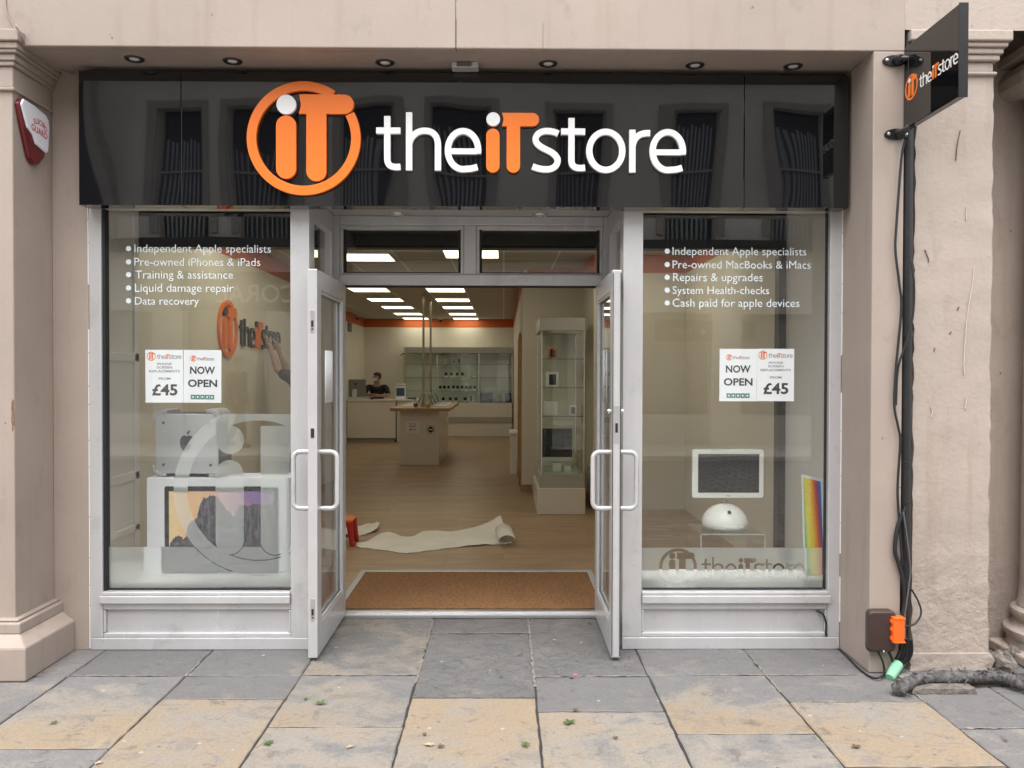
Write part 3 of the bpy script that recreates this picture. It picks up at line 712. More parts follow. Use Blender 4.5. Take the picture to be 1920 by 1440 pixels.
tag(MB().box(-3.6, 2.2, 1.261, 15.7, 2.83, 2.9).build('ceiling', 'ceiling_tile'), None, None, None, 'structure')
# upper storeys above the lintel, so that the block has its height
part('upper_wall', 'facade', (-6, 6, YF, .3, 4.61, 7))
part('rear_roof', 'opp_dark', (-3.6, 2.2, .31, 15.7, 3.4, 3.6))

# brown door in the right interior wall, seen edge on
dr = thing('interior_door', 'brown wooden door seen edge on in the right wall past the glass tower', 'door', (.235, 6.75, .03))
MB().box(.205, .239, 6.4, 6.46, .03, 2.06).box(.205, .239, 7.2, 7.26, .03, 2.06).box(.205, .239, 6.461, 7.199, 2.0, 2.06).build('frame', 'oak', dr, .004)
MB().box(.22, .239, 6.461, 7.199, .03, 1.999).build('leaf', 'oak', dr)

# ================================================================== SOFFIT LIGHTS
def downlight(p, label, z, group, name='downlight'):
    t = thing(name, label, 'downlight', (p[0], p[1], z), group)
    pr_ = [(.030, -.002), (.034, -.006), (.046, -.006), (.050, -.001), (.050, .004), (.030, .004)]
    MB().lathe(pr_, (p[0], p[1], z-.001), seg=28).build('bezel', 'black_plastic' if z > 3 else 'steel', t, smooth=40)
    MB().lathe([(1e-4, -.004), (.020, -.0035), (.029, .001)], (p[0], p[1], z-.002), seg=24).build('lamp', 'lamp_dull', t, smooth=60)
DN = ['leftmost of six black rimmed downlights above the sign', 'second downlight from the left above the ringed logo', 'third soffit downlight, above the first letters of the sign',
      'fourth soffit downlight, right of the small grey vent', 'fifth soffit downlight, above the right end of the lettering', 'rightmost soffit downlight, nearest the projecting sign']
for (px, py), lb in zip([(252, 110), (436, 114), (722, 117), (1028, 119), (1303, 122), (1487, 124)], DN):
    downlight(gz(px, py, SOF), lb, SOF, 'downlights in the soffit over the sign')
downlight(gz(745, 398, 2.53), 'small steel downlight over the left half of the doorway', 2.52, 'downlights over the doorway')
downlight(gz(1012, 400, 2.53), 'small steel downlight over the right half of the doorway', 2.52, 'downlights over the doorway')
vt = thing('vent', 'small grey box vent on the soffit above the sign centre', 'vent', (-.205, -.17, SOF-.03))
MB().box(-.275, -.135, -.20, -.125, SOF-.03, SOF-.001).build('casing', 'silver_dark', vt, .004)
sl_ = MB()
for i in range(5): sl_.box(-.25, -.17, -.204, -.1995, SOF-.027+i*.005, SOF-.0245+i*.005)
sl_.build('slat', 'dark_grey', vt)

# ================================================================== MAIN SIGN
sg = thing('shop_sign', 'wide glossy black fascia sign with raised orange and white lettering', 'sign', (-.2, -.06, 2.42))
sp_ = MB()
for x0, x1 in ((-2.262, -1.7215), (-1.7185, 1.287), (1.290, 1.851)): sp_.box(x0, x1, -.12, -.02, 2.42, 3.131)
panel = sp_.build('panel', 'gloss_black', sg, .002)
MB().box(-2.25, 1.84, -.108, .0, 3.132, 3.138).build('top_trim', 'satin_black', sg, .003)
mk, wh, o2, d1_ = MB(), MB(), MB(), MB()
KS = .002864; LO = at(570, 260, -.137)
logo({'mark': mk, 'dot': d1_, 'word': wh, 'mark2': o2, 'dot2': d1_}, LO, EX, EZ, NY, KS, -.013, .009)
mk.build('ring_logo', 'orange_acrylic', sg, .0012); d1_.build('dot', 'white_acrylic', sg, .0012)
wh.build('white_lettering', 'white_acrylic', sg, .0012); o2.build('orange_lettering', 'orange_acrylic', sg, .0012)

# ================================================================== PROJECTING SIGN
ps = thing('projecting_sign', 'black square projecting sign on brackets at the right edge of the shopfront', 'sign', (2.04, -.34, 2.765))
pb = MB().box(2.018, 2.056, -.89, -.385, 2.762, 3.172).build('panel', 'gloss_black', ps, .003)
MB().box(2.016, 2.058, -.895, -.8905, 2.758, 3.176).build('edge_trim', 'satin_black', ps, .001)
MB().box(2.0165, 2.0178, -.432, -.4305, 2.764, 3.17).build('seam', 'dark_grey', ps)
mk, wh, o2 = MB(), MB(), MB()
KP = .60/870*.86
O = Vector((2.0175, -.415-105*KP*.0-.05, 2.95))
# the face looks towards -x; its text runs from the wall (left) outwards to -y
logo({'mark': mk, 'dot': wh, 'word': wh, 'mark2': o2, 'dot2': wh}, O, (0, -1, 0), EZ, (-1, 0, 0), KP, 0, .0012)
mk.build('ring_logo', 'orange_acrylic', ps); wh.build('white_lettering', 'white_acrylic', ps); o2.build('orange_lettering', 'orange_acrylic', ps)
for z, dx in ((3.112, 0), (2.742, .012)):
    br = MB(); br.prism(arc(1.975+dx, z, .062, .028, 0, 350, 30), (0, YF, 0), EX, EZ, NY, .0005, .012)
    br.lathe([(.026, 0), (.024, .02), (.016, .045)], (1.985+dx, YF-.01, z), (0, -1, 0), 18)
    br.tube(smooth_path([(1.985+dx, YF-.04, z), (2.01, YF-.055, z+(.012 if z < 3 else -.004)), (2.035, YF-.06, z+(.035 if z < 3 else -.01))]), .013)
    b_ = br.build('bracket', 'satin_black', ps, .0015, 35)
    for sx_ in (-.043, .045):
        MB().lathe([(.009, 0), (.0085, .006), (.004, .008)], (1.975+dx+sx_, YF-.012, z), (0, -1, 0), 8).build('bolt', 'brushed', b_, smooth=40)

# ================================================================== ALARM BOX
AX = -2.469
al = thing('alarm_box', 'white and dark red alarm siren box high on the left pilaster', 'alarm', (AX, -.2, 2.62))
# outline in (u = depth towards the shop, v = up); back plate in translucent red
oy = -.352
shield = [(q[0]*1.13, q[1]) for q in [(.0, .27), (.02, .302), (.11, .296), (.205, .282), (.232, .262), (.238, .215), (.225, .10), (.212, .055), (.165, .005), (.12, -.005), (.085, .02), (.03, .17)]]
MB().prism(shield, (AX+.001, oy, 2.615), EY, EZ, EX, 0, .022).build('strobe_housing', 'dark_red', al, .008, seg=3)
cov = [(q[0]*1.13, q[1]) for q in [(.008, .268), (.024, .300), (.11, .296), (.205, .28), (.230, .260), (.236, .215), (.226, .098), (.212, .078), (.122, .100), (.098, .142), (.055, .165)]]
MB().prism(cov, (AX+.0232, oy, 2.615), EY, EZ, EX, 0, .012).build('cover', 'alarm_white', al, .008, seg=3)
tx = MB(); s_ = 'ELECTRO'
for i, ch in enumerate(s_):
    a = R(118-(118-48)*i/6); c = (.165, .145); rr = .066
    U = Vector((0, math.sin(a), -math.cos(a))); V = Vector((0, math.cos(a), math.sin(a)))
    tx.text(ch, Vector((AX+.0232, oy+c[0]+rr*1.15*math.cos(a), 2.615+c[1]+rr*math.sin(a))), U, V, EX, .0126, height=.027, cx=True, off=.02)
tx.text('GUARD', (AX+.0232, oy+.168, 2.615+.158), (0, .995, -.09), (0, .0, 1), EX, .0126, width=.15, height=.034, cx=True, off=.025)
tx.build('lettering', 'red_print', al)
# cable running down the lintel to the pilaster top
tag(MB().tube(smooth_path([at(10, -40, YF-.004), at(12, 20, YF-.004), at(32, 60, YF-.006), Vector((-2.40, YF-.075, 3.235)), Vector((-2.392, YF-.03, 3.18)), Vector((-2.462, -.2, 3.168)), Vector((-2.38, -.03, 3.155)), Vector((-2.27, -.01, 3.12))]), .0042, 8).build('cable', 'facade', None, smooth=60),
    'thin beige cable drooping down the lintel to the top of the left pilaster', 'cable')

# ================================================================== DISPLAY WINDOWS
def window(x0, x1, post_left, label, film_fn, text_lines, tx0, tx1):
    """x0..x1 glass opening; flat wide post on the door side, slim stile on the wall side"""
    xl, xr = (x0-.067, x1+.104) if not post_left else (x0-.109, x1+.066)
    t = thing('display_window', label, 'window', ((x0+x1)/2, .03, 0))
    fr = MB()
    fr.box(xl, x0, -.002, .075, .0665, 2.445); fr.box(x1, xr, -.002, .075, .0665, 2.445)
    fr.box(xl, xr, -.006, .075, 0.0, .066)
    fr.box(x0, x1, .0, .075, 2.426, 2.445)
    f = fr.build('frame', 'silver', t, .004)
    sl = MB().box(x0-.012 if not post_left else x0, x1 if not post_left else x1+.012, -.022, .0, .258, .302).box(x0, x1, -.012, .075, .303, .322).box(x0, x1, .0005, .075, .22, .2575)
    sl.build('sill', 'silver', t, .005)
    pn = MB().box(x0, x1, .022, .06, .0665, .2195)
    pn.build('stall_riser', 'silver', t, .003)
    md = MB().box(x0, x1, .002, .0215, .067, .092).box(x0, x0+.014, .002, .0215, .0925, .219).box(x1-.014, x1, .002, .0215, .0925, .219)
    md.build('moulding', 'silver', t, .006)
    (MB().box(x0+.0005, x0+.014, .012, .06, .323, 2.425) if not post_left else MB().box(x1-.005, x1-.0005, .03, .06, .323, 2.425)).box(x0+.0145, x1-.0145, .026, .06, .3225, .327).build('gasket', 'gasket', t)
    se_ = MB(); rq = random.Random(int(abs(x0)*100)); xe = xl-.0015 if not post_left else xr+.0012; zq = 0.01
    while zq < 2.4:
        zn = zq+rq.uniform(.05, .3)
        if rq.random() < .8: se_.box(xe-.0018, xe+.0018, -.0065, .01, zq, min(zn, 2.44)-.004)
        zq = zn
    se_.build('sealant', 'white_paint', t)
    g = MB().box(x0+.001, x1-.001, .036, .044, .324, 2.425).build('glass', 'glass', t)
    film_fn(g)
    le = MB()
    for s, py, px0, px1 in text_lines:
        o = at(px0, py, .0352); e = at(px1, py, .0352)
        le.text(s, o, EX, EZ, NY, .0, width=e.x-o.x, off=-.002)
        bc = at(tx0, py-7, .0352)
        le.add([(bc.x+math.cos(2*PI*k/16)*.0145, .0352, bc.z+math.sin(2*PI*k/16)*.0145) for k in range(16)], [tuple(range(16))])
    le.build('vinyl_lettering', 'vinyl', g)
    return t
STEP = .002
def film_left(g):
    x0, x1, z0, z1 = -2.199, -1.171, .331, 1.10
    nx, nz = int((x1-x0)/STEP), int((z1-z0+.20)/STEP)
    X, Z = np.meshgrid(x0+(np.arange(nx)+.5)*STEP, z0+(np.arange(nz)+.5)*STEP)
    # big cropped ring logo, own proportions as in the photo
    cx, cz = -1.362, .872; Rr = .47
    rr = np.hypot(X-cx, Z-cz); ring = (rr < Rr) & (rr > Rr-.078)
    dcx, dcz = at(430, 825, .035).x, at(430, 825, .035).z
    dot = np.hypot(X-dcx, Z-dcz) < .079
    def cap(cxx, zt, zb, r): return (np.abs(X-cxx) < r) & (Z < zt) & (Z > zb) | (np.hypot(X-cxx, Z-zt) < r) | (np.hypot(X-cxx, Z-zb) < r)
    i_ = cap(dcx-.003, at(0, 889, .035).z, at(0, 1014, .035).z, .078)
    tcx = at(513, 0, .035).x
    t_ = (X > tcx-.08) & (Z > at(0, 1014, .035).z) & (Z < at(0, 798, .035).z) & (X < tcx+.08) | (np.hypot(X-tcx, Z-at(0, 1014, .035).z) < .08) & (Z < at(0, 1014, .035).z)
    bar = (X > tcx+.08) & (Z < at(0, 798, .035).z) & (Z > at(0, 848, .035).z)
    mark = ring | dot | i_ | t_ | bar
    band = Z < at(0, 1026, .035).z
    grow = lambda m: m | np.roll(m, 3, 0) | np.roll(m, -3, 0) | np.roll(m, 3, 1) | np.roll(m, -3, 1)
    edge = grow(mark) & ~mark & band
    film(((mark & (Z < 1.30)) | band) & ~edge, x0, z0, STEP, .0452).build('frosted_film', 'frost', g)
def film_right(g):
    x0, x1, z0 = .77, 1.789, .331; z1 = at(0, 1027, .035).z
    nx, nz = int((x1-x0)/STEP), int((z1-z0)/STEP)
    X, Z = np.meshgrid(x0+(np.arange(nx)+.5)*STEP, z0+(np.arange(nz)+.5)*STEP)
    c = at(1272, 1064, .035); k = (at(1512, 1064, .035).x-at(1237, 1064, .035).x)/817
    cut = logo_inside((X-c.x)/k, (Z-c.z)/k, ('mark', 'dot', 'word', 'mark2', 'dot2'))
    film(~cut, x0, z0, STEP, .0452).build('frosted_film', 'frost', g)
window(-2.204, -1.171, False, 'left display window with frosted ringed logo and white vinyl service list', film_left,
       [('Independent Apple specialists', 473, 252, 508), ('Pre-owned iPhones & iPads', 498, 252, 488), ('Training & assistance', 522, 254, 437), ('Liquid damage repair', 547, 253, 438), ('Data recovery', 571, 253, 373)], 241, 0)
window(.768, 1.803, True, 'right display window with frosted name band and white vinyl service list', film_right,
       [('Independent Apple specialists', 478, 1261, 1512), ('Pre-owned MacBooks & iMacs', 503, 1261, 1520), ('Repairs & upgrades', 527, 1262, 1430), ('System Health-checks', 551, 1261, 1442), ('Cash paid for apple devices', 575, 1261, 1499)], 1251, 0)

# ================================================================== ENTRANCE
en = thing('entrance_frame', 'silver recessed entrance frame with two transom panes over the doorway', 'door frame', (-.2, .68, 0))
MB().box(-1.092, -1.036, .68, .75, .0, 2.52).box(.63, .688, .68, .75, .0, 2.52).box(-1.0355, .6295, .68, .75, 2.464, 2.52).box(-1.0355, .6295, .672, .75, 2.082, 2.151).box(-.252, -.174, .68, .75, 2.1515, 2.4635).build('frame', 'silver', en, .004)
for x0, x1 in ((-1.035, -.2525), (-.1735, .629)):
    tr = MB().box(x0, x1, .69, .74, 2.437, 2.463).box(x0, x0+.02, .69, .74, 2.152, 2.4365).box(x1-.02, x1, .69, .74, 2.152, 2.4365).box(x0+.0205, x1-.0205, .69, .74, 2.152, 2.162).build('transom_frame', 'silver', en, .003)
    MB().box(x0+.0205, x0+.036, .70, .73, 2.1625, 2.4365).box(x1-.036, x1-.0205, .70, .73, 2.1625, 2.4365).box(x0+.0365, x1-.0365, .70, .73, 2.1625, 2.168).build('gasket', 'gasket', tr)
    MB().box(x0+.021, x1-.021, .712, .718, 2.163, 2.436).build('glass', 'glass', tr)
MB().box(-1.03, .625, .69, .745, 2.074, 2.0815).build('gasket', 'gasket', en)  # black strip stands in for the shade of the gap under the header
MB().box(-1.066, .657, .02, .679, 2.52, 2.56).build('recess_ceiling', 'silver_dark', en)
MB().box(-1.066, .657, .03, .04, 2.4465, 2.5195).build('recess_fascia', 'silver_dark', en)
for xs, sgn in ((-1.068, -1), (.659, 1)):       # glazed side returns of the recess
    a_, b_ = (xs-.045, xs) if sgn < 0 else (xs, xs+.045)
    sr = MB().box(a_, b_, .076, .13, 0, 2.52).box(a_, b_, .60, .679, 0, 2.52).box(a_, b_, .1305, .5995, 0, .33).box(a_, b_, .1305, .5995, 2.40, 2.52).build('side_return', 'silver', en, .003)
    xm = (a_+b_)/2; MB().box(xm-.003, xm+.003, .1305, .5995, .3305, 2.3995).build('side_glass', 'glass', sr)
MB().box(-1.03, .625, .575, .615, 0, .022).box(-1.03, .625, .616, .66, 0, .031).build('threshold', 'brushed', en, .003)

def door(x0, x1, label, lock):
    """leaf folded back 90 degrees: spans y from the free end (-.19) to the hinge (.6)"""
    ya, yb, z0, z1 = -.19, .60, .018, 2.075
    t = thing('entrance_door', label, 'door', ((x0+x1)/2, yb, z0), 'pair of open entrance doors')
    fr = MB().box(x0, x1, ya, ya+.095, z0, z1).box(x0, x1, yb-.095, yb, z0, z1).box(x0, x1, ya+.0955, yb-.0955, z0, z0+.165).box(x0, x1, ya+.0955, yb-.0955, z1-.105, z1)
    f = fr.build('frame', 'alu_white', t, .003)
    xm = (x0+x1)/2
    gb = MB()
    for s in (-1, 1):
        xa, xb = (xm-.022, xm-.008) if s < 0 else (xm+.008, xm+.022)
        gb.box(xa, xb, ya+.0955, ya+.113, z0+.166, z1-.106).box(xa, xb, yb-.113, yb-.0955, z0+.166, z1-.106).box(xa, xb, ya+.1135, yb-.1135, z0+.166, z0+.182).box(xa, xb, ya+.1135, yb-.1135, z1-.122, z1-.106)
    gb.build('glazing_bead', 'silver', f, .003)
    MB().box(xm-.004, xm+.004, ya+.096, yb-.096, z0+.166, z1-.106).build('glass', 'glass', t)
    for s in (-1, 1):
        xf = x0 if s < 0 else x1
        zt, zb, yh = 1.106, .802, -.125; d = .092
        pth = [(xf-s*.002, yh, zb)]+[(xf+s*(d-.035), yh, zb)]+[(xf+s*(d-.035+.035*math.sin(a)), yh, zb+.035-.035*math.cos(a)) for a in [R(q) for q in (15, 30, 45, 60, 75, 90)]]
        pth += [(xf+s*(d-.035+.035*math.cos(a)), yh, zt-.035+.035*math.sin(a)) for a in [R(q) for q in (0, 15, 30, 45, 60, 75, 90)]]+[(xf-s*.002, yh, zt)]
        MB().tube(pth, .0135, 14).build('handle', 'alu_white', t, smooth=50)
    if lock:
        MB().box(xm-.012, xm+.012, ya-.0025, ya-.0003, 1.16, 1.36).build('lock_plate', 'brushed', t, .002)
        MB().box(xm-.007, xm+.007, ya-.004, ya-.0027, 1.215, 1.265).build('latch', 'gasket', t)
        MB().lathe([(.014, -.042), (.016, -.03), (.012, -.026), (.012, .026), (.016, .03), (.014, .042)], (xm, ya+.045, 1.325), EX, 14).build('lock_cylinder', 'brushed', t, smooth=40)
        MB().box(x0+.002, x0+.006, ya-.006, ya-.0003, z0+.01, 2.06).box(x1-.006, x1-.002, ya-.006, ya-.0003, z0+.01, 2.06).build('brush_strip', 'gasket', t)
    else:
        for zc in (1.80, .275):
            MB().prism(rrect(xm-.011, xm+.011, zc-.06, zc+.06, .01), (0, ya-.0003, 0), EX, EZ, NY, 0, .002).build('flush_bolt', 'brushed', t, .001)
            MB().box(xm-.006, xm+.006, ya-.0036, ya-.0024, zc-.03, zc+.004).box(xm-.005, xm+.005, ya-.0036, ya-.0024, zc-.045, zc-.038).build('bolt_slot', 'gasket', t)
        MB().box(xm-.009, xm+.009, ya-.002, ya-.0003, 1.185, 1.235).build('strike_plate', 'gasket', t)
    return t
door(-1.032, -.982, 'left glazed door leaf folded open, flush bolts on its edge', False)
door(.574, .624, 'right glazed door leaf folded open, lock plate on its edge', True)
mt = thing('doormat', 'brown coir doormat sunk in a pale frame behind the threshold', 'doormat', (-.2, 1.15, .03))
mb = MB(); nx, ny = 60, 30
xs = np.linspace(-1.03, .63, nx); ys = np.linspace(.664, 1.63, ny)
vv = [(x, y, .037+random.uniform(-.0015, .0015)) for y in ys for x in xs]
mb.add(vv, [(j*nx+i, j*nx+i+1, (j+1)*nx+i+1, (j+1)*nx+i) for j in range(ny-1) for i in range(nx-1)])
mb.build('pile', 'coir', mt)
MB().box(-1.07, .67, 1.631, 1.68, .0305, .04).box(-1.07, -1.0305, .664, 1.6305, .0305, .04).box(.6305, .67, .664, 1.6305, .0305, .04).build('edging', 'silver_dark', mt, .003)

# ================================================================== POSTERS ON THE GLASS
def poster(kind, px, py, label, rot=0):
    o = at(px, py, .052); W, H = .2085, .2925
    t = thing('poster', label, 'poster', (o.x+W/2, .05, o.z-H), 'white posters taped inside the windows')
    ca_, sa_ = math.cos(rot), math.sin(rot); U = Vector((ca_, 0, sa_)); V = Vector((-sa_, 0, ca_)); N = Vector(NY)
    O = Vector((o.x, .0475, o.z))
    P = lambda u, v: O+U*(u*W/215)-V*(v*H/300)
    sh = MB(); q = [P(0, 0), P(215, 0), P(215, 300), P(0, 300)]
    sh.add(q+[p+Vector((0, .001, 0)) for p in q], [(0, 3, 2, 1), (4, 5, 6, 7), (0, 1, 5, 4), (1, 2, 6, 5), (2, 3, 7, 6), (3, 0, 4, 7)]).build('sheet', 'paper', t)
    D = .0006; og, gy, bk = MB(), MB(), MB()
    if kind == 'price':
        logo({'mark': og, 'dot': og, 'word': gy, 'mark2': og, 'dot2': og}, P(34, 37), U, V, N, (W/215)*198/817, D*.5, D)
        for s, v, wd in (('iPHONE', 86, 82), ('SCREEN', 106, 88), ('REPLACEMENTS', 128, 174), ('FROM', 170, 66)):
            gy.text(s, P(109, v), U, V, N, D, width=wd*W/215, height=13.5*W/215, cx=True, off=.012)
        bk.text('£45', P(110, 257), U, V, N, D, width=145*W/215, height=63*W/215, cx=True, off=.028)
    else:
        logo({'mark': og, 'dot': og, 'word': gy, 'mark2': og, 'dot2': og}, P(55, 49), U, V, N, (W/215)*136/817, D*.5, D)
        bk.text('NOW', P(108, 135), U, V, N, D, width=143*W/215, height=42*W/215, cx=True, off=.028)
        bk.text('OPEN', P(108, 209), U, V, N, D, width=167*W/215, height=42*W/215, cx=True, off=.028)
        sq, st = MB(), MB()
        for i in range(5):
            c = 54+i*27; q = [P(c-12.5, 255), P(c+12.5, 255), P(c+12.5, 281), P(c-12.5, 281)]
            sq.add([p+N*D for p in q], [(3, 2, 1, 0)])
            st.prism([((9 if k % 2 == 0 else 4)*math.sin(k*PI/5), (9 if k % 2 == 0 else 4)*math.cos(k*PI/5)) for k in range(10)], P(c, 268), U*(W/215), V*(W/215), N, D+.0001, D+.0003)
        b2 = sq.build('rating_badge', 'teal_print', t); st.build('star', 'paper', b2)
    og.build('orange_logo', 'orange_print', t); gy.build('grey_lettering', 'grey_print', t); bk.build('black_lettering', 'black_print', t)
poster('price', 273, 656, 'white price poster with large 45 pound figure in the left window', .003)
poster('open', 345, 656, 'white now open poster with star squares in the left window', -.006)
poster('open', 1349, 654, 'white now open poster with star squares in the right window', -.002)
poster('price', 1419, 654, 'white price poster with large 45 pound figure in the right window')
def door_paper(x, y0, y1, z0, z1, label):
    n = 8; mb = MB(); vs = []
    for i in range(n+1):
        y = y0+(y1-y0)*i/n
        for z in (z0, z1): vs.append((x+.006*math.sin(i/n*PI), y, z+random.uniform(-.002, .002)))
    mb.add(vs, [(2*i, 2*i+2, 2*i+3, 2*i+1) for i in range(n)])
    o = mb.build('paper_sheet', 'paper', None, smooth=60); s = o.modifiers.new('solid', 'SOLIDIFY'); s.thickness = .001
    tag(o, label, 'paper', 'paper sheets taped to the door glass')
door_paper(-1.0, .09, .30, 1.36, 1.655, 'white paper sheet taped on the left door glass')
door_paper(.592, .17, .36, 1.36, 1.665, 'white paper sheet taped on the right door glass, slightly curled')

# ================================================================== LEFT WINDOW DISPLAY
tag(MB().box(-2.486, -1.125, .09, .80, .03, .33).build('display_platform', 'white_paint', None, .004), 'low white display platform behind the frosted band of the left window', 'platform')
# packaging box with a mountain picture
bx = thing('computer_box', 'large white computer box with sunset mountain picture in left window', 'box', (-1.72, .51, .33))
bf = .42
MB().box(-2.142, -1.29, bf, .66, .331, .897).build('carton', 'paper', bx, .004)
sc_ = MB().prism(rrect(-2.035, -1.34, .333, .845, .012), (0, bf, 0), EX, EZ, NY, .0005, .0015).build('screen_picture', 'screen_black', bx)
px0, px1, pz0, pz1 = -2.008, -1.365, .345, .815
MB().add([(px0, bf-.002, pz0), (px1, bf-.002, pz0), (px1, bf-.002, pz1), (px0, bf-.002, pz1)], [(0, 1, 2, 3)]).build('sky_print', 'sunset_print', sc_)
rk = random.Random(3)
def ridge(pts):
    out = []
    for (a, b) in zip(pts[:-1], pts[1:]):
        for i in range(6):
            t = i/6; out.append((a[0]+(b[0]-a[0])*t, a[1]+(b[1]-a[1])*t+rk.uniform(-.008, .008)))
    return out+[pts[-1]]
def mountain(prof, y):
    r_ = ridge(prof); mb = MB()
    mb.prism([(prof[0][0], pz0)]+r_+[(prof[-1][0], pz0)], (0, y, 0), EX, EZ, NY, 0, .0004)
    mb.build('mountain_print', 'rock_print', sc_)
mountain([(-1.955, .47), (-1.915, .53), (-1.895, .56), (-1.872, .63), (-1.842, .655), (-1.82, .735), (-1.80, .775), (-1.745, .79), (-1.70, .785), (-1.655, .72), (-1.60, .66), (-1.55, .60)], bf-.0022)
mountain([(-1.65, .56), (-1.60, .68), (-1.575, .735), (-1.54, .725), (-1.50, .745), (-1.45, .73), (-1.40, .755), (-1.366, .74)], bf-.0027)
mountain([(px0+.002, .485), (-1.985, .53), (-1.955, .55), (-1.925, .535), (-1.90, .52), (-1.875, .555), (-1.85, .575), (-1.82, .54), (-1.78, .52), (-1.70, .50), (-1.60, .52), (-1.50, .49), (-1.366, .51)], bf-.0032)
# tower computer lying on top of the box
tw = thing('desktop_computer', 'silver tower computer with moulded handles standing on the mountain picture box', 'computer', (-1.87, .52, .897))
th = R(-5)
def rot(c, a):
    c = Vector(c); cs, sn = math.cos(a), math.sin(a)
    return lambda v: Vector((c.x+(v[0]-c.x)*cs-(v[1]-c.y)*sn, c.y+(v[0]-c.x)*sn+(v[1]-c.y)*cs, v[2]))
rx = rot((-1.90, .52, 0), th)
def rmb(mb): mb.v = [tuple(rx(v)) for v in mb.v]; return mb
oct_ = [(-2.055, .915), (-1.745, .915), (-1.702, .955), (-1.702, 1.245), (-1.74, 1.283), (-2.05, 1.283), (-2.098, 1.24), (-2.098, .955)]
rmb(MB().prism([(x, z) for x, z in oct_], (0, .44, 0), EX, EZ, NY, -.19, -.012)).build('body', 'dark_grey', tw, .006)
fp = rmb(MB().prism(rrect(-2.094, -1.706, .919, 1.279, .03), (0, .44, 0), EX, EZ, NY, -.0115, .003)).build('side_panel', 'silver_case', tw, .004)
# moulded corner handles and feet
hd = MB()
for cx_, cz_, a0, a1 in ((-2.045, 1.245, 70, 200), (-1.76, 1.25, -20, 110)):
    hd.stroke(arc(cx_, cz_, .056, .046, a0, a1, 14), .032, (0, .435, 0), EX, EZ, NY, -.18, .0)
rmb(hd).build('handle', 'silver_dark', tw, .006, 50)
ft = MB()
for cx_, a0, a1 in ((-2.045, 170, 280), (-1.755, 260, 370)):
    ft.stroke(arc(cx_, .957, .066, .048, a0, a1, 14), .022, (0, .435, 0), EX, EZ, NY, -.18, .0)
rmb(ft).build('foot', 'silver_dark', tw, .006, 50)
bo = MB()
for x, z in ((-2.045, 1.225), (-2.045, .972), (-1.752, .972), (-1.752, 1.225)): bo.lathe([(.0085, 0), (.0085, .004), (.004, .006)], (x, .437, z), NY, 12)
rmb(bo).build('screw', 'dark_grey', tw, smooth=40)
def fruit(mb, c, k, O_y, U=EX, V=EZ, N=NY, d=0):
    b = []
    half = [(0, .62), (.18, .72), (.40, .70), (.62, .55), (.56, .42), (.50, .2), (.53, -.02), (.66, -.18), (.58, -.45), (.42, -.70), (.26, -.82), (.10, -.76), (0, -.73)]
    left = [(-x, y) for x, y in [(.10, -.76), (.26, -.82), (.44, -.70), (.60, -.40), (.68, -.05), (.66, .28), (.52, .58), (.30, .72), (.14, .68)]]
    P_ = [(x*k, y*k) for x, y in half+left]
    mb.prism(P_[::-1], c, U, V, N, d, d+.0012)
    leafp = [(.02, .80), (.05, 1.02), (.16, 1.18), (.32, 1.24), (.32, 1.08), (.22, .90), (.10, .82)]
    mb.prism([(x*k, y*k) for x, y in leafp], c, U, V, N, d, d+.0012)
fm = MB(); fruit(fm, (-1.90, .4365, 1.105), .062, 0, d=.0005)
rmb(fm).build('emblem', 'navy_logo', fp)

# ================================================================== RIGHT WINDOW DISPLAY
tag(MB().box(.72, 1.95, .09, .36, .03, .36).build('display_platform', 'white_paint', None, .004), 'low white display platform behind the frosted band of the right window', 'platform')
pt = thing('display_stand', 'clear acrylic display stand under the flat screen computer', 'stand', (1.385, .58, .03))
st_ = MB().box(1.19, 1.58, .40, .76, .552, .562).box(1.19, 1.20, .40, .76, .03, .5515).box(1.57, 1.58, .40, .76, .03, .5515)
st_.build('acrylic', 'acrylic_clear', pt)
MB().box(1.1905, 1.1935, .3985, .3995, .04, .5615).box(1.2, 1.569, .398, .3995, .559, .5615).box(1.5765, 1.5795, .3985, .3995, .04, .5515).build('edge', 'vinyl', pt)
im = thing('desktop_computer', 'white dome based computer with floating flat screen in the right window', 'computer', (1.385, .58, .562))
dc = Vector((1.383, .58, .5625))
MB().lathe([(.08, 0), (.118, .004), (.134, .014), (.140, .034), (.137, .055), (.128, .082), (.108, .112), (.08, .135), (.045, .150), (.014, .155), (1e-4, .1555)], dc, seg=40).build('dome_base', 'ivory_plastic', im, smooth=60)
MB().lathe([(.137, .0), (.141, .001), (.1425, .004), (.137, .006)], dc, seg=40).build('foot_ring', 'acrylic_clear', im, smooth=50)
MB().box(1.345, 1.425, .4365, .445, .583, .598).build('drive_slot', 'vinyl', im, .003)
MB().tube(smooth_path([dc+Vector((0, .0, .15)), dc+Vector((0, .004, .19)), dc+Vector((.0, .03, .25)), Vector((1.395, .575, .86))]), .011, 12).lathe([(.02, 0), (.022, .012), (.014, .02)], dc+Vector((0, 0, .150)), seg=16).build('neck', 'steel', im, smooth=50)
bz = MB().prism(rrect(1.172, 1.618, .755, 1.058, .016), (0, .55, 0), EX, EZ, NY, -.022, .0).build('screen_bezel', 'ivory_plastic', im, .006)
MB().prism(rrect(1.208, 1.588, .79, 1.03, .002), (0, .55, 0), EX, EZ, NY, .0004, .0016).build('screen', 'screen_black', im)
MB().prism(rrect(1.160, 1.630, .745, 1.068, .024), (0, .566, 0), EX, EZ, NY, -.004, .004).build('clear_surround', 'acrylic_clear', im)
fm = MB(); fruit(fm, (1.383, .4725, .6775), .017, 0, U=EX, V=Vector((0, .75, .66)), N=Vector((0, -.66, .75)), d=.0035)
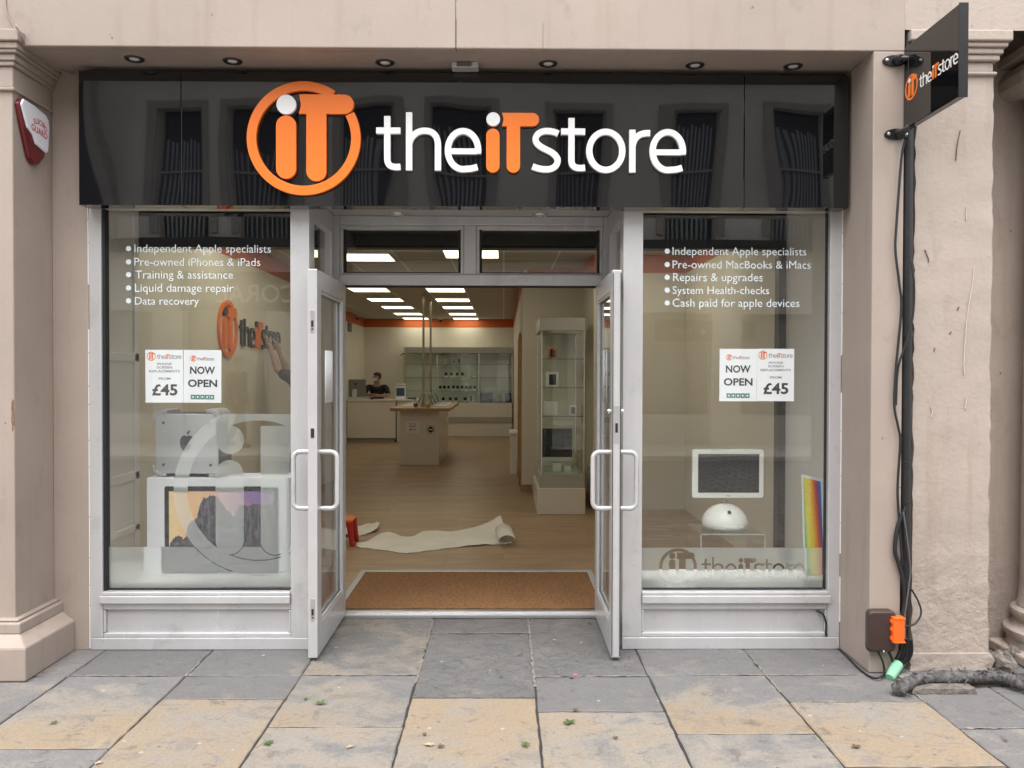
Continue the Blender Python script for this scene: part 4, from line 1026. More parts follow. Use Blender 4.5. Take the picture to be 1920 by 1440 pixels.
fm.text('iMac', (1.396, .55, .7675), EX, EZ, NY, .0005, height=.009, cx=True)
fm.build('emblem', 'black_print', im)
# leaning rainbow board
rb = thing('rainbow_poster', 'rainbow striped chart board leaning against the right window return', 'poster', (1.84, .3, .36))
y_ = .33; q = [(1.748, y_-.12, .362), (1.882, y_-.12, .362), (1.91, y_, .893), (1.772, y_, .93)]
q2 = [(a+.008, b+.012, c) for a, b, c in q]
bord = MB().add(q+q2, [(0, 1, 2, 3), (7, 6, 5, 4), (0, 4, 5, 1), (1, 5, 6, 2), (2, 6, 7, 3), (3, 7, 4, 0)])
bord.build('board', 'vinyl', rb)
q = [(1.756, y_-.1215, .366), (1.862, y_-.1215, .366), (1.885, y_-.0045, .888), (1.780, y_-.0035, .916)]
nn = 6; gv = [tuple(np.array(q[0])*(1-u)*(1-v)+np.array(q[1])*u*(1-v)+np.array(q[2])*u*v+np.array(q[3])*(1-u)*v) for v in np.linspace(0, 1, nn) for u in np.linspace(0, 1, nn)]
MB().add(gv, [(j*nn+i, j*nn+i+1, (j+1)*nn+i+1, (j+1)*nn+i) for j in range(nn-1) for i in range(nn-1)]).build('print', 'rainbow_print', rb)

# ================================================================== INTERIOR: ceiling panels
pts = [(-2.39, -1.79), (-1.2, -.6)]
ROWN = ['left', 'right']
depth_n = ['added unseen front', 'nearest visible', 'second nearest', 'third nearest', 'fourth nearest', 'fifth nearest', 'farthest']
ys_ = [2.5, 4.40, 8.05, 9.82, 11.5, 13.3, 14.85]  # first panel of each row is added out of view to light the front
c0 = None
for k in range(2):
    for i, y in enumerate(ys_):
        lb = f'{depth_n[i]} lit square ceiling panel in the {ROWN[k]} row'
        x0 = (-1.84, -.65)[k] if i == 1 else pts[k][0]; yy = (4.42, 4.14)[k] if i == 1 else y
        if c0 is None:
            c0 = thing('ceiling_light', lb, 'ceiling light', (x0, yy, 2.81), 'lit square panels in the shop ceiling'); c0b = (x0, yy)
            MB().box(x0+.012, x0+.588, yy+.012, yy+.588, 2.818, 2.826).build('diffuser', 'lamp_panel', c0)
            MB().box(x0, x0+.6, yy, yy+.011, 2.814, 2.829).box(x0, x0+.6, yy+.589, yy+.6, 2.814, 2.829).box(x0, x0+.011, yy+.0115, yy+.5885, 2.814, 2.829).box(x0+.589, x0+.6, yy+.0115, yy+.5885, 2.814, 2.829).build('frame', 'white_paint', c0)
        else: dup(c0, (x0-c0b[0], yy-c0b[1], 0), lb)

for x_, y_, w_ in ((1.0, 2.5, 'added unseen front lit panel of the right bay, hidden by the bulkhead'), (1.0, 3.4, 'added unseen rear lit panel of the right bay, hidden by the bulkhead'),
                   (-2.2, 1.45, 'added unseen front lit panel of the left bay, hidden by the bulkhead'), (-2.2, 3.4, 'added unseen rear lit panel of the left bay, hidden by the bulkhead')):
    dup(c0, (x_-c0b[0], y_-c0b[1], 0), w_)  # extra unseen panels, added to brighten the display bays
# wall logo on the left interior wall
wl = thing('wall_sign', 'orange ringed logo and black letters fixed on the left interior wall', 'sign', (-2.6, 4.2, 1.7))
mk, wh, o2 = MB(), MB(), MB()
logo({'mark': mk, 'dot': wh, 'word': wh, 'mark2': o2, 'dot2': wh}, (-2.609, 3.27, 1.94), EY, EZ, EX, .00257, 0, .02)
mk.build('ring_logo', 'orange_acrylic', wl); wh.build('black_lettering', 'satin_black', wl); o2.build('orange_lettering', 'orange_acrylic', wl)

# ------------------------------------------------ display table with poles
tb = thing('display_table', 'white display table with thick oak top between two metal poles', 'table', (-1.34, 9.9, .03))
MB().box(-1.81, -.85, 8.6, 11.25, .918, .966).build('tabletop', 'oak', tb, .006)
bd = MB().box(-1.673, -1.043, 8.82, 8.86, .031, .9175).box(-1.673, -1.633, 8.861, 11.1, .031, .9175).box(-1.083, -1.043, 8.861, 11.1, .031, .9175).box(-1.632, -1.084, 11.06, 11.1, .031, .9175).build('base', 'laminate', tb, .003)
nt_ = MB().text('One Way', at(774, 796, 8.8185), EX, EZ, NY, 0, width=.115, cx=True, off=.01).text('Please', at(774, 801, 8.8185), EX, EZ, NY, 0, width=.10, cx=True, off=.01)
a_ = at(767, 805.5, 8.8185); b_ = at(780, 805.5, 8.8185)
nt_.box(a_.x+.02, b_.x, 8.8175, 8.8185, a_.z-.004, a_.z+.004).add([(a_.x, 8.818, a_.z), (a_.x+.03, 8.818, a_.z-.016), (a_.x+.03, 8.818, a_.z+.016)], [(0, 1, 2)])
pp = MB().box(at(760, 0, 8.815).x, at(787, 0, 8.815).x, 8.8187, 8.8197, at(0, 812, 8.8187).z, at(0, 789, 8.8187).z)
sh_ = pp.build('paper_sheet', 'paper', None); tag(sh_, 'white one way notice with left arrow on the display table front', 'notice')
nt_.build('lettering', 'black_print', sh_)
c = at(807.5, 805.5, 8.8187)
sgn_ = thing('notice', 'black round no entry sticker on the display table front', 'sticker', (c.x, 8.8187, c.z-.06))
MB().prism(rrect(c.x-.064, c.x+.064, c.z-.064, c.z+.064, .014), (0, 8.8187, 0), EX, EZ, NY, 0, .0008).build('sheet', 'paper', sgn_)
MB().stroke(rrect(c.x-.06, c.x+.06, c.z-.06, c.z+.06, .012), .006, (0, 8.8178, 0), EX, EZ, NY, 0, .0004, True).prism(arc(c.x, c.z, .05, .05, 0, 350, 30), (0, 8.8178, 0), EX, EZ, NY, 0, .0004).build('black_disc', 'black_print', sgn_)
MB().box(c.x-.036, c.x+.036, 8.8168, 8.8172, c.z-.009, c.z+.009).build('white_bar', 'paper', sgn_)
for (px, y, lb) in ((794, 9.1, 'nearer of the two metal poles rising from the display table'), (807.5, 10.3, 'farther of the two metal poles rising from the display table')):
    x = at(px, 650, y).x
    p = thing('pole', lb, 'pole', (x, y, .966), 'metal poles between table and ceiling')
    MB().tube([(x, y, .967), (x, y, 2.829)], .019, 14).build('tube', 'brass_pole', p, smooth=50)
    MB().lathe([(.045, 0), (.045, .008), (.022, .014)], (x, y, .9665), seg=18).build('base_flange', 'steel', p, smooth=40)
def laptop(x, y, face, label):
    t = thing('laptop', label, 'laptop', (x, y, .9665), 'laptops on the display table'); s = face
    MB().box(x, x+s*.24, y-.16, y+.16, .9668, .98).build('keyboard_base', 'silver_case', t, .003)
    d = Vector((-s*.42, 0, .907)); n_ = Vector((s*.907, 0, .42)); O = Vector((x, y, .981))
    sc = MB().prism(rrect(-.16, .16, 0, .22, .012), O, EY, d, n_, 0, .008).build('lid', 'silver_case', t)
    MB().prism(rrect(-.15, .15, .012, .21, .004), O, EY, d, n_, .0082, .0092).build('screen', 'screen_black', t)
for j, y in enumerate((9.25, 9.85, 10.55)):
    laptop(-1.44, y, -1, f'{["nearest", "middle", "farthest"][j]} open laptop on the left side of the display table')
    laptop(-1.18, y, 1, f'{["nearest", "middle", "farthest"][j]} open laptop on the right side of the display table')
bt = thing('bottle', 'small hand sanitiser bottle with blue label on the table corner', 'bottle', (-1.42, 8.72, .9665))
bp_ = at(779, 760, 8.72)
MB().lathe([(.03, 0), (.032, .01), (.032, .09), (.015, .115), (.012, .12)], (bp_.x, 8.72, .967), seg=16).build('body', 'vinyl', bt, smooth=50)
MB().lathe([(.0328, .02), (.0328, .07)], (bp_.x, 8.72, .967), seg=16).build('label_band', 'card_blue', bt, smooth=50)
MB().lathe([(.014, .12), (.014, .135), (.005, .138), (.005, .165)], (bp_.x, 8.72, .967), seg=12).box(bp_.x-.03, bp_.x+.006, 8.714, 8.726, 1.128, 1.138).build('pump', 'dark_grey', bt)
cxp = at(803, 760, 8.75).x
tag(MB().box(cxp-.03, cxp+.03, 8.72, 8.76, .9668, 1.03).build('card_holder', 'oak', None, .004), 'small wooden card holder on the front edge of the display table', 'holder')

# ------------------------------------------------ service counter
ct = thing('service_counter', 'long white service counter at the back left of the shop', 'counter', (-2.8, 13.7, .03))
MB().box(-3.36, -2.32, 13.24, 14.0, .12, .915).box(-2.318, -1.72, 13.30, 14.0, .031, .915).build('body', 'laminate', ct, .004)
MB().box(-3.36, -2.30, 13.21, 14.0, .9155, .95).box(-2.298, -1.70, 13.27, 14.0, .9155, .95).build('worktop', 'laminate', ct, .004)
MB().box(-3.36, -2.34, 13.29, 14.0, .031, .1195).build('kickboard', 'grey_laminate', ct)
MB().box(-2.3195, -2.30, 13.245, 13.9, .031, .915).build('end_panel', 'dark_grey', ct)
mn = thing('monitor', 'silver backed monitor on the counter beside the masked man', 'monitor', (-3.1, 13.5, .95))
mx0, mx1 = at(653, 0, 13.5).x, at(686, 0, 13.5).x
mz0, mz1 = at(0, 743, 13.5).z, at(0, 710, 13.5).z
MB().prism(rrect(mx0, mx1, mz0, mz1, .02), (0, 13.5, 0), EX, EZ, NY, 0, .03).build('case', 'monitor_back', mn, .008)
MB().box(mx0+.08, mx0+.20, 13.38, 13.56, .9505, .962).prism([(0, .962), (.012, .962), (.10, 1.22), (.088, 1.22)], (0, 13.40, 0), EY, EZ, EX, mx0+.09, mx0+.19).build('stand', 'silver_case', mn, .003)
fm = MB(); fruit(fm, ((mx0+mx1)/2-.03, 13.4695, (mz0+mz1)/2+.09), .035, 0); fm.build('emblem', 'black_print', mn)
b1 = thing('computer_box', 'upright boxed screen with dark blue front on the counter', 'box', (-2.3, 13.6, .95))
q0, q1 = at(742, 0, 13.6).x, at(760, 0, 13.6).x
MB().box(q0, q1, 13.6, 13.72, .9505, at(0, 718, 13.6).z).build('carton', 'paper', b1, .003)
MB().box(q0+.015, q1-.015, 13.5985, 13.5995, at(0, 741, 13.6).z, at(0, 726, 13.6).z).build('blue_panel', 'card_blue', b1)
MB().box(q0, q1, 13.5985, 13.5995, at(0, 722.5, 13.6).z, at(0, 721, 13.6).z).build('stripe', 'orange_print', b1)
for i, (px, wpx, h, lb, m) in enumerate(((772, 14, .04, 'flat black box lying on the right end of the counter', 'dark_grey'), (752, 10, .03, 'low white carton in front of the upright boxed screen', 'paper'), (697, 6, .02, 'dark notebook lying on the counter before the masked man', 'screen_black'))):
    x = at(px, 0, 13.45).x; wd = wpx*18/1550/2
    tag(MB().box(x-wd, x+wd, 13.40, 13.52, .9505, .9505+h).build('carton' if i < 2 else 'notebook', m, None, .003), lb, 'box' if i < 2 else 'notebook')

# ------------------------------------------------ back wall display cabinet
cb = thing('display_cabinet', 'wide glass fronted display cabinet along the back wall', 'cabinet', (-1.06, 15.2, .03))
cx0, cx1 = at(758, 0, 15).x, at(962, 0, 15).x; yb = 15.49
zz = lambda py: at(860, py, 15.0).z
MB().box(cx0, cx1, 15.0, yb, zz(662), zz(651)).build('canopy', 'grey_laminate', cb, .003)
MB().box(cx0, cx1, 15.0, yb, zz(792), zz(782)).build('lower_rail', 'grey_laminate', cb, .003)
MB().box(cx0, cx1, 15.0, yb, zz(782)+.001, zz(755.5)).build('cupboard', 'laminate', cb, .003)
MB().box(cx0, cx1, 15.03, yb, .031, zz(792)-.001).build('plinth', 'laminate', cb)
MB().box(cx0+.01, cx1-.01, 15.47, yb, zz(755), zz(662.5)).build('back_panel', 'white_paint', cb)
dvx = [cx0, at(820, 0, 15).x, at(899, 0, 15).x, cx1]
for py in (683, 708, 733): MB().box(cx0+.005, cx1-.005, 15.02, 15.46, zz(py)-.005, zz(py)+.003).build('shelf', 'glass_green', cb)
for py in (683, 708, 733): MB().box(cx0+.005, cx1-.005, 15.012, 15.0195, zz(py)-.005, zz(py)+.003).build('shelf_edge', 'dark_grey', cb)
for x in dvx: MB().box(x-.012, x+.012, 15.0, 15.012, zz(755)+.001, zz(662)-.001).build('post', 'steel', cb)
MB().box(cx0+.015, cx1-.015, 15.003, 15.008, zz(755)+.002, zz(662)-.002).build('glass', 'glass_green', cb)
for px in (754, 818, 828):
    x = at(px, 0, 14.95).x; MB().tube([(x+.06, 14.98, zz(663)), (x+.02, 14.9, zz(663)-.01), (x-.02, 14.86, zz(665)-.02)], .012, 8).build('spotlight', 'satin_black', cb)
def phone(px, py, sh, label, m='screen_black', wpx=5.0):
    x = at(px, 0, 15.2).x; z = zz(sh)+.0035; k = 19.76/1550
    t = thing('phone', label, 'phone', (x, 15.2, z), 'phones on stands in the back cabinet'); hw = wpx*k/2
    MB().box(x-hw, x+hw, 15.19, 15.215, z+.045, z+.045+hw*2.25).build('handset', m, t, .004)
    MB().add([(x-hw*.9, 15.17, z), (x+hw*.9, 15.17, z), (x+hw*.9, 15.21, z+.044), (x-hw*.9, 15.21, z+.044)], [(0, 1, 2, 3)]).build('price_stand', 'paper', t)
for i, px in enumerate((826, 834, 842, 851, 859, 867, 875, 883, 891)): phone(px, 724, 733, f'{ORD[i]} dark phone from the left in the row of nine, back cabinet')
for i, px in enumerate((837, 847, 858, 868)): phone(px, 701, 708, f'{ORD[i]} dark phone from the left above the row of nine, back cabinet')
for i, px in enumerate((832, 845, 856, 873)): phone(px, 748, 755, f'{ORD[i]} dark phone from the left on the lowest cabinet shelf')
phone(890, 701, 708, 'white backed phone at the right end above the row of nine', 'paper', 6)
phone(836, 677, 683, 'tilted silver phone on the top shelf of the back cabinet', 'silver_case', 5)
def carton(px0, px1, py0, py1, y, z, lb, m='paper', dpt=.08, label_m=None, name='carton'):
    a, b = at(px0, 0, y).x, at(px1, 0, y).x; zt = z+(py1-py0)*(y-CAM.y)/1550
    t = thing(name, lb, 'box', ((a+b)/2, y, z)); MB().box(a, b, y, y+dpt, z+.0005, zt).build('case', m, t, .003)
    if label_m: MB().box(a+(b-a)*.2, b-(b-a)*.2, y-.0015, y-.0004, z+(zt-z)*.15, z+(zt-z)*.85).build('picture', label_m, t)
carton(849, 855, 671, 683, 15.2, zz(683)+.003, 'left of two slim white cartons on the top cabinet shelf', label_m='grey_print')
carton(859, 864, 671, 683, 15.2, zz(683)+.003, 'right of two slim white cartons on the top cabinet shelf', label_m='screen_black')
carton(881, 888, 741, 755, 15.2, zz(755)+.003, 'white carton at the right of the lowest phone row', label_m='grey_print')
carton(902, 925, 737, 755, 15.2, zz(755)+.003, 'dark blue boxed screen low in the right part of the cabinet', 'card_blue', label_m='screen_black')
carton(931, 934, 739, 755, 15.2, zz(755)+.003, 'thin brown upright carton next to the blue boxed screen', 'oak')
carton(936, 943, 741, 755, 15.2, zz(755)+.003, 'grey carton beside the thin brown one in the cabinet', 'dark_grey')
carton(948, 961, 738, 755, 15.2, zz(755)+.003, 'dark carton in the right corner of the back cabinet', 'screen_black', label_m='card_blue')

# ------------------------------------------------ tall glass display tower
tz = lambda py: at(1050, py, 4.2).z
tw = thing('display_tower', 'tall glass display tower on a white plinth right of the doorway', 'cabinet', (.61, 4.7, .03))
tx0, tx1, ty0, ty1 = .40, .862, 4.2, 5.25
MB().box(.36, .87, 4.18, 5.30, .031, .308).build('plinth', 'laminate', tw, .004)
MB().box(tx0-.015, tx1, ty0, ty1, .3085, .44).build('base', 'grey_laminate', tw, .003)
MB().box(tx0-.02, tx1, ty0, ty1, 1.98, 2.115).build('canopy', 'grey_laminate', tw, .003)
for z in (1.679, 1.374, 1.068):
    MB().box(tx0+.01, tx1-.01, ty0+.02, ty1-.02, z-.004, z+.004).build('shelf', 'glass_green', tw)
    MB().box(tx0+.01, tx1-.01, ty0+.012, ty0+.0195, z-.004, z+.004).build('shelf_edge', 'dark_grey', tw)
for x in (tx0, tx1-.012):
    for y in (ty0, ty1-.012): MB().box(x, x+.012, y, y+.012, .4405, 1.9795).build('post', 'steel', tw)
MB().box(tx0+.0125, tx1-.0125, ty0+.002, ty0+.006, .441, 1.979).build('glass', 'glass_green', tw)
MB().box(tx0+.002, tx0+.006, ty0+.0125, ty1-.0125, .441, 1.979).build('glass', 'glass_green', tw)
MB().box(tx0+.0125, tx1-.0125, ty1-.02, ty1-.015, .441, 1.979).build('back_panel', 'wall_paint', tw)
MB().box(tx0+.1, tx1-.03, ty0+.1, ty0+.5, 1.972, 1.979).build('lamp_strip', 'white_paint', tw)
carton(1030, 1047, 650, 671, 4.45, 1.6832, 'orange and white boxed gadget on the top shelf of the glass tower', 'orange_card', label_m='screen_black')
carton(1027, 1049, 699, 727, 4.4, 1.3782, 'white box with black picture on the second shelf of the glass tower', dpt=.15, label_m='screen_black')
carton(1022, 1047, 756, 781, 4.4, 1.0722, 'plain wide white box on the third shelf of the glass tower', dpt=.12)
carton(1071, 1083, 763, 781, 4.4, 1.0722, 'narrow white box with picture on the third shelf of the glass tower', label_m='grey_print')
dm = thing('desktop_computer', 'black screened all in one computer at the bottom of the glass tower', 'computer', (.6, 4.75, .44))
a, b = at(1015, 0, 4.75).x, at(1076, 0, 4.75).x; z0, z1 = at(0, 856, 4.75).z, at(0, 801, 4.75).z
MB().prism(rrect(a, b, z0-.05, z1, .012), (0, 4.75, 0), EX, EZ, NY, -.02, 0).build('case', 'silver_case', dm, .003)
MB().box(a+.005, b-.005, 4.748, 4.7495, z0, z1-.005).build('screen', 'screen_black', dm)
MB().box((a+b)/2-.07, (a+b)/2+.07, 4.70, 4.86, .4405, .447).box((a+b)/2-.05, (a+b)/2+.05, 4.80, 4.806, .4475, z0).build('stand', 'silver_case', dm)
carton(1039, 1055, 863, 878, 4.55, .4405, 'small white cube box before the black screened computer', dpt=.06)
carton(1061, 1073, 868, 879, 4.5, .4405, 'smaller white box beside the white cube box in the tower', dpt=.05)
kb = MB().prism(rrect(-.19, .19, -.055, .055, .012), (.62, 4.33, .4405), (.97, .1, 0), (-.1, .97, .05), EZ, 0, .014).build('keyboard', 'silver_case', None, .003)
tag(kb, 'slim pale keyboard on the floor of the glass tower', 'keyboard')
so_ = thing('wall_socket', 'small white wall socket right of the glass tower plinth', 'socket', (.985, 4.8, .45))
MB().box(.979, .9895, 4.75, 4.89, .40, .49).build('plate', 'paper', so_, .003); MB().box(.974, .9785, 4.79, 4.85, .425, .465).build('switch', 'grey_print', so_)

# ------------------------------------------------ security cameras
for px, py, lb, y in ((669, 597, 'small dark security camera under the ceiling on the left wall', 14.4), (826, 601, 'small dark security camera under the ceiling at the back wall', 15.2)):
    p = at(px, py, y); t = thing('security_camera', lb, 'camera', (p.x, y, p.z))
    MB().sphere((p.x, y, p.z), .042).build('dome', 'black_plastic', t, smooth=60)
    MB().lathe([(.05, 0), (.05, .03), (.03, 2.829-p.z-.02)], (p.x, y, p.z+.02), seg=16).build('mount', 'white_paint', t, smooth=40)
pc = thing('wall_picture', 'dark framed notice high on the rear left wall', 'picture', (-3.36, 13.7, 2.3))
MB().box(-3.369, -3.35, 13.35, 13.75, 2.42, 2.62).build('frame', 'satin_black', pc, .004)
MB().box(-3.3495, -3.348, 13.38, 13.72, 2.445, 2.595).build('print', 'grey_print', pc)
tag(MB().box(.10, .20, 7.6, 8.2, .03, .62).prism(rrect(7.55, 8.25, .62, .66, .015), (0, 0, 0), EY, EZ, EX, .09, .21).build('bin', 'white_paint', None, .01), 'slim white bin against the right wall near the brown door', 'bin')

# ------------------------------------------------ paper sheets on the floor
def floor_paper(front, back, label, seedv, fold=.02):
    """sheet between two polylines of (px, py, z) floor points"""
    rg = random.Random(seedv); NX, NV = 64, 16
    def line(pts):
        P = smooth_path([gz(a, b, .033)+Vector((0, 0, c)) for a, b, c in pts], 12); n = len(P)-1
        return [P[min(n, int(round(i/NX*n)))] for i in range(NX+1)]
    A, B = line(front), line(back); vs = []
    # creases: several random straight folds, each a ridge or a valley
    F = [(rg.uniform(0, PI), rg.uniform(-.2, 1.2), rg.uniform(.10, .30), rg.uniform(.006, fold)) for _ in range(16)]
    for i in range(NX+1):
        for j in range(NV+1):
            s_, t = i/NX, j/NV; p = A[i].lerp(B[i], t); z = 0
            for a, c, wd, h in F:
                d = abs(2.6*s_*math.cos(a)+t*math.sin(a)-c*2.2); z += max(0, 1-d/wd)*h
            z *= .35+.65*math.sin(PI*min(1, max(0, t)))
            vs.append((p.x+rg.uniform(-.003, .003), p.y+rg.uniform(-.004, .004)+.012*math.sin(i*.9+seedv)*(1 if j in (0, NV) else 0), p.z+.002+z))
    f = [(i*(NV+1)+j, (i+1)*(NV+1)+j, (i+1)*(NV+1)+j+1, i*(NV+1)+j+1) for i in range(NX) for j in range(NV)]
    o = MB().add(vs, f).build('paper_sheet', 'paper_cream', None, smooth=9)
    s = o.modifiers.new('solid', 'SOLIDIFY'); s.thickness = .0015
    tag(o, label, 'paper'); return o
lp_ = floor_paper([(668, 1026, 0), (700, 1029, .0), (760, 1037, .0), (800, 1033, 0), (850, 1027, 0), (900, 1023, .01), (935, 1021, .0), (960, 1019, 0)],
            [(669, 1024, 0), (690, 1014, 0), (724, 1000, .01), (765, 1008, .0), (800, 1000, .02), (850, 999, .01), (905, 990, .03), (938, 986, .10)], 'long crumpled backing paper with one rolled end on the wooden floor', 2)
e0, e1 = gz(945, 1014, .08), gz(938, 992, .10)
cr_ = MB(); ax = (e1-e0); n_ = 14; vs = []
for i in range(n_+1):
    a = -1.7+2.9*i/n_; r = .06
    for q in (0, .5, 1): vs.append(tuple(e0+ax*q+Vector((.03+r*1.25*math.cos(PI/2-a) if True else 0, 0, r*math.sin(PI/2-a)*.9-.005))))
cr_.add(vs, [(3*i+j, 3*i+3+j, 3*i+4+j, 3*i+1+j) for i in range(n_) for j in range(2)])
co = cr_.build('rolled_end', 'paper_cream', lp_, smooth=70); so2 = co.modifiers.new('solid', 'SOLIDIFY'); so2.thickness = .0015
floor_paper([(640, 1006, 0), (670, 1005, 0), (690, 1001, 0), (706, 997, .02)], [(645, 992, 0), (670, 990, .01), (690, 988, .03), (712, 989, .03)], 'short curled paper strip beside the red stool on the floor', 5, .03)
stl = thing('step_stool', 'small red and orange plastic stool partly behind the left door', 'stool', (-1.43, 2.65, .03))
MB().box(-1.58, -1.30, 2.55, 2.80, .24, .262).build('seat', 'orange_card', stl, .01)
for x, y in ((-1.55, 2.58), (-1.33, 2.58), (-1.55, 2.77), (-1.33, 2.77)): MB().tube([(x+(.03 if x > -1.4 else -.03), y+(.015 if y > 2.7 else -.015), .031), (x, y, .2395)], [.02, .03], 10).build('leg', 'red_plastic', stl, smooth=50)
yb_ = thing('bucket', 'small yellow tub on the mat edge behind the left door', 'tub', (-1.2, 1.3, .03))
MB().lathe([(.05, 0), (.06, .09), (.064, .09), (.064, .10), (.055, .10), (.047, .01)], (-1.21, 1.30, .031), seg=18).build('tub', 'yellow_plastic', yb_, smooth=40)

# ================================================================== PEOPLE
def skin_mesh(name, pts, edges, m, parent=None, loc=(0, 0, 0), root=0, sub=2):
    me = bpy.data.meshes.new(name); me.from_pydata([p[0] for p in pts], edges, [])
    o = bpy.data.objects.new(name, me); COL.objects.link(o)
    if parent: o.parent = parent
    else: o.location = loc
    md = o.modifiers.new('skin', 'SKIN'); md.use_smooth_shade = True
    if not me.skin_vertices: me.skin_vertices.new()
    for i, p in enumerate(pts):
        r = p[1] if isinstance(p[1], tuple) else (p[1], p[1]); sv = me.skin_vertices[0].data[i]; sv.radius = r; sv.use_root = (i == root)
    sb = o.modifiers.new('sub', 'SUBSURF'); sb.levels = sub; sb.render_levels = sub
    me.materials.append(M[m]); WLOC[o.name] = Vector(loc); return o
def hand(pts, edges, wrist, d, up, s=1.0, grip=.3):
    """palm + four fingers + thumb from wrist index; d = pointing direction, up = back of the hand"""
    d = Vector(d).normalized(); up = Vector(up); up = (up-d*up.dot(d)).normalized(); side = d.cross(up)
    w0 = Vector(pts[wrist][0]); pal = w0+d*.075*s
    pts.append((tuple(pal), (.032*s, .018*s))); pi_ = len(pts)-1; edges.append((wrist, pi_))
    for k, (o, ln) in enumerate(((-.03, .062), (-.010, .075), (.011, .07), (.030, .055))):
        a = pal+side*o*s+d*.022*s; b = a+d*ln*.5*s-up*grip*.03*s; c = b+d*ln*.45*s*(1-grip*.5)-up*grip*.05*s
        i0 = len(pts); pts += [(tuple(a), .0095*s), (tuple(b), .0088*s), (tuple(c), .0075*s)]; edges += [(pi_, i0), (i0, i0+1), (i0+1, i0+2)]
    a = w0+d*.035*s-side*.032*s; b = a+d*.03*s-side*.022*s-up*.008*s; c = b+d*.028*s-side*.004*s
    i0 = len(pts); pts += [(tuple(a), .012*s), (tuple(b), .0105*s), (tuple(c), .009*s)]; edges += [(wrist, i0), (i0, i0+1), (i0+1, i0+2)]
def figure(label, loc, yaw, J, cloth, legs=True, mask=False, group=None, hands=True, trouser='dark_cloth', hair='hair', sleeve='short', head_turn=0.0):
    """J: joints in body space (x right, y forward, z up). One skinned body, clothes and hair as children"""
    cs, sn = math.cos(yaw), math.sin(yaw)
    T = lambda v: (v[0]*cs-v[1]*sn, v[0]*sn+v[1]*cs, v[2])
    hp = Vector(J['pelvis']); ch = Vector(J['chest']); nk = Vector(J['neck'])
    hd_ = nk+Vector((0, .015, .09))
    P = [(hp, (.13, .10)), (hp.lerp(ch, .5), (.115, .09)), (ch, (.125, .095)), (nk, .06), (hd_+Vector((0, .005, .0)), (.062, .07)), (hd_+Vector((0, .0, .075)), (.074, .088)), (hd_+Vector((0, -.004, .135)), (.062, .074))]
    E = [(0, 1), (1, 2), (2, 3), (3, 4), (4, 5), (5, 6)]
    wr = []
    for s in ('l', 'r'):
        sh, el, wri = Vector(J['sh_'+s]), Vector(J['el_'+s]), Vector(J['wr_'+s]); i = len(P)
        P += [(sh, .055), (sh.lerp(el, .5), .046), (el, .039), (el.lerp(wri, .35), .038), (wri, .026)]
        E += [(2, i), (i, i+1), (i+1, i+2), (i+2, i+3), (i+3, i+4)]; wr.append((i+4, wri-el))
    if legs:
        for s in ('l', 'r'):
            h, k, a = Vector(J['hip_'+s]), Vector(J['kn_'+s]), Vector(J['an_'+s]); i = len(P)
            P += [(h, .085), (h.lerp(k, .55), .07), (k, .055), (k.lerp(a, .35), .052), (a, .036), (a+Vector((0, .13, -.05)), (.035, .028))]
            E += [(0, i)]+[(i+q, i+q+1) for q in range(5)]
    if hands:
        for (wi, dr_), s in zip(wr, ('l', 'r')):
            pts_ = [(tuple(p[0]), p[1]) for p in P]; hand(pts_, E, wi, J.get('hd_'+s, dr_), J.get('hu_'+s, (0, 0, 1))); P = [(Vector(p[0]), p[1]) for p in pts_]
    body = skin_mesh('person', [(T(p[0]), p[1]) for p in P], E, 'skin', None, loc)
    tag(body, label, 'person', group)
    # clothes
    g = 1.14
    cl = [(hp, (.15, .12)), (hp.lerp(ch, .5), (.142, .115)), (ch, (.148, .118)), (nk-Vector((0, 0, .012)), .072)]; ce = [(0, 1), (1, 2), (2, 3)]
    for s in ('l', 'r'):
        sh, el, wri = Vector(J['sh_'+s]), Vector(J['el_'+s]), Vector(J['wr_'+s]); i = len(cl)
        cl += [(sh, .072), (sh.lerp(el, .5), .066), (sh.lerp(el, .95), .058)]; ce += [(2, i), (i, i+1), (i+1, i+2)]
        if sleeve == 'long': cl += [(el.lerp(wri, .5), .05), (el.lerp(wri, .9), .042)]; ce += [(i+2, i+3), (i+3, i+4)]
    skin_mesh('shirt', [(T(p[0]), p[1]) for p in cl], ce, cloth, body)
    if legs:
        tl = [(hp-Vector((0, 0, .02)), (.15, .118))]; te = []
        for s in ('l', 'r'):
            h, k, a = Vector(J['hip_'+s]), Vector(J['kn_'+s]), Vector(J['an_'+s]); i = len(tl)
            tl += [(h, .10), (h.lerp(k, .55), .085), (k, .07), (k.lerp(a, .5), .064), (k.lerp(a, .95), .058)]; te += [(0, i)]+[(i+q, i+q+1) for q in range(4)]
        skin_mesh('trousers', [(T(p[0]), p[1]) for p in tl], te, trouser, body)
        for s in ('l', 'r'):
            a = Vector(J['an_'+s]); skin_mesh('shoe', [(T(p), r) for p, r in ((a+Vector((0, -.03, -.045)), .042), (a+Vector((0, .07, -.052)), (.045, .036)), (a+Vector((0, .16, -.06)), (.04, .026)))], [(0, 1), (1, 2)], 'black_plastic', body, root=0)
    # head details, turned by head_turn about the neck
    H = hd_+Vector((0, 0, .06)); c2, s2 = math.cos(head_turn), math.sin(head_turn)
    def hp_(v): v = Vector((v[0]*c2-v[1]*s2, v[0]*s2+v[1]*c2, v[2])); return T(H+v)
    def headmesh(name, mb, m):
        mb.v = [hp_(v) for v in mb.v]; me = bpy.data.meshes.new(name); me.from_pydata(mb.v, [], mb.f); me.materials.append(M[m])
        me.polygons.foreach_set('use_smooth', [True]*len(me.polygons)); o = bpy.data.objects.new(name, me); COL.objects.link(o); o.parent = body; WLOC[o.name] = Vector(loc)
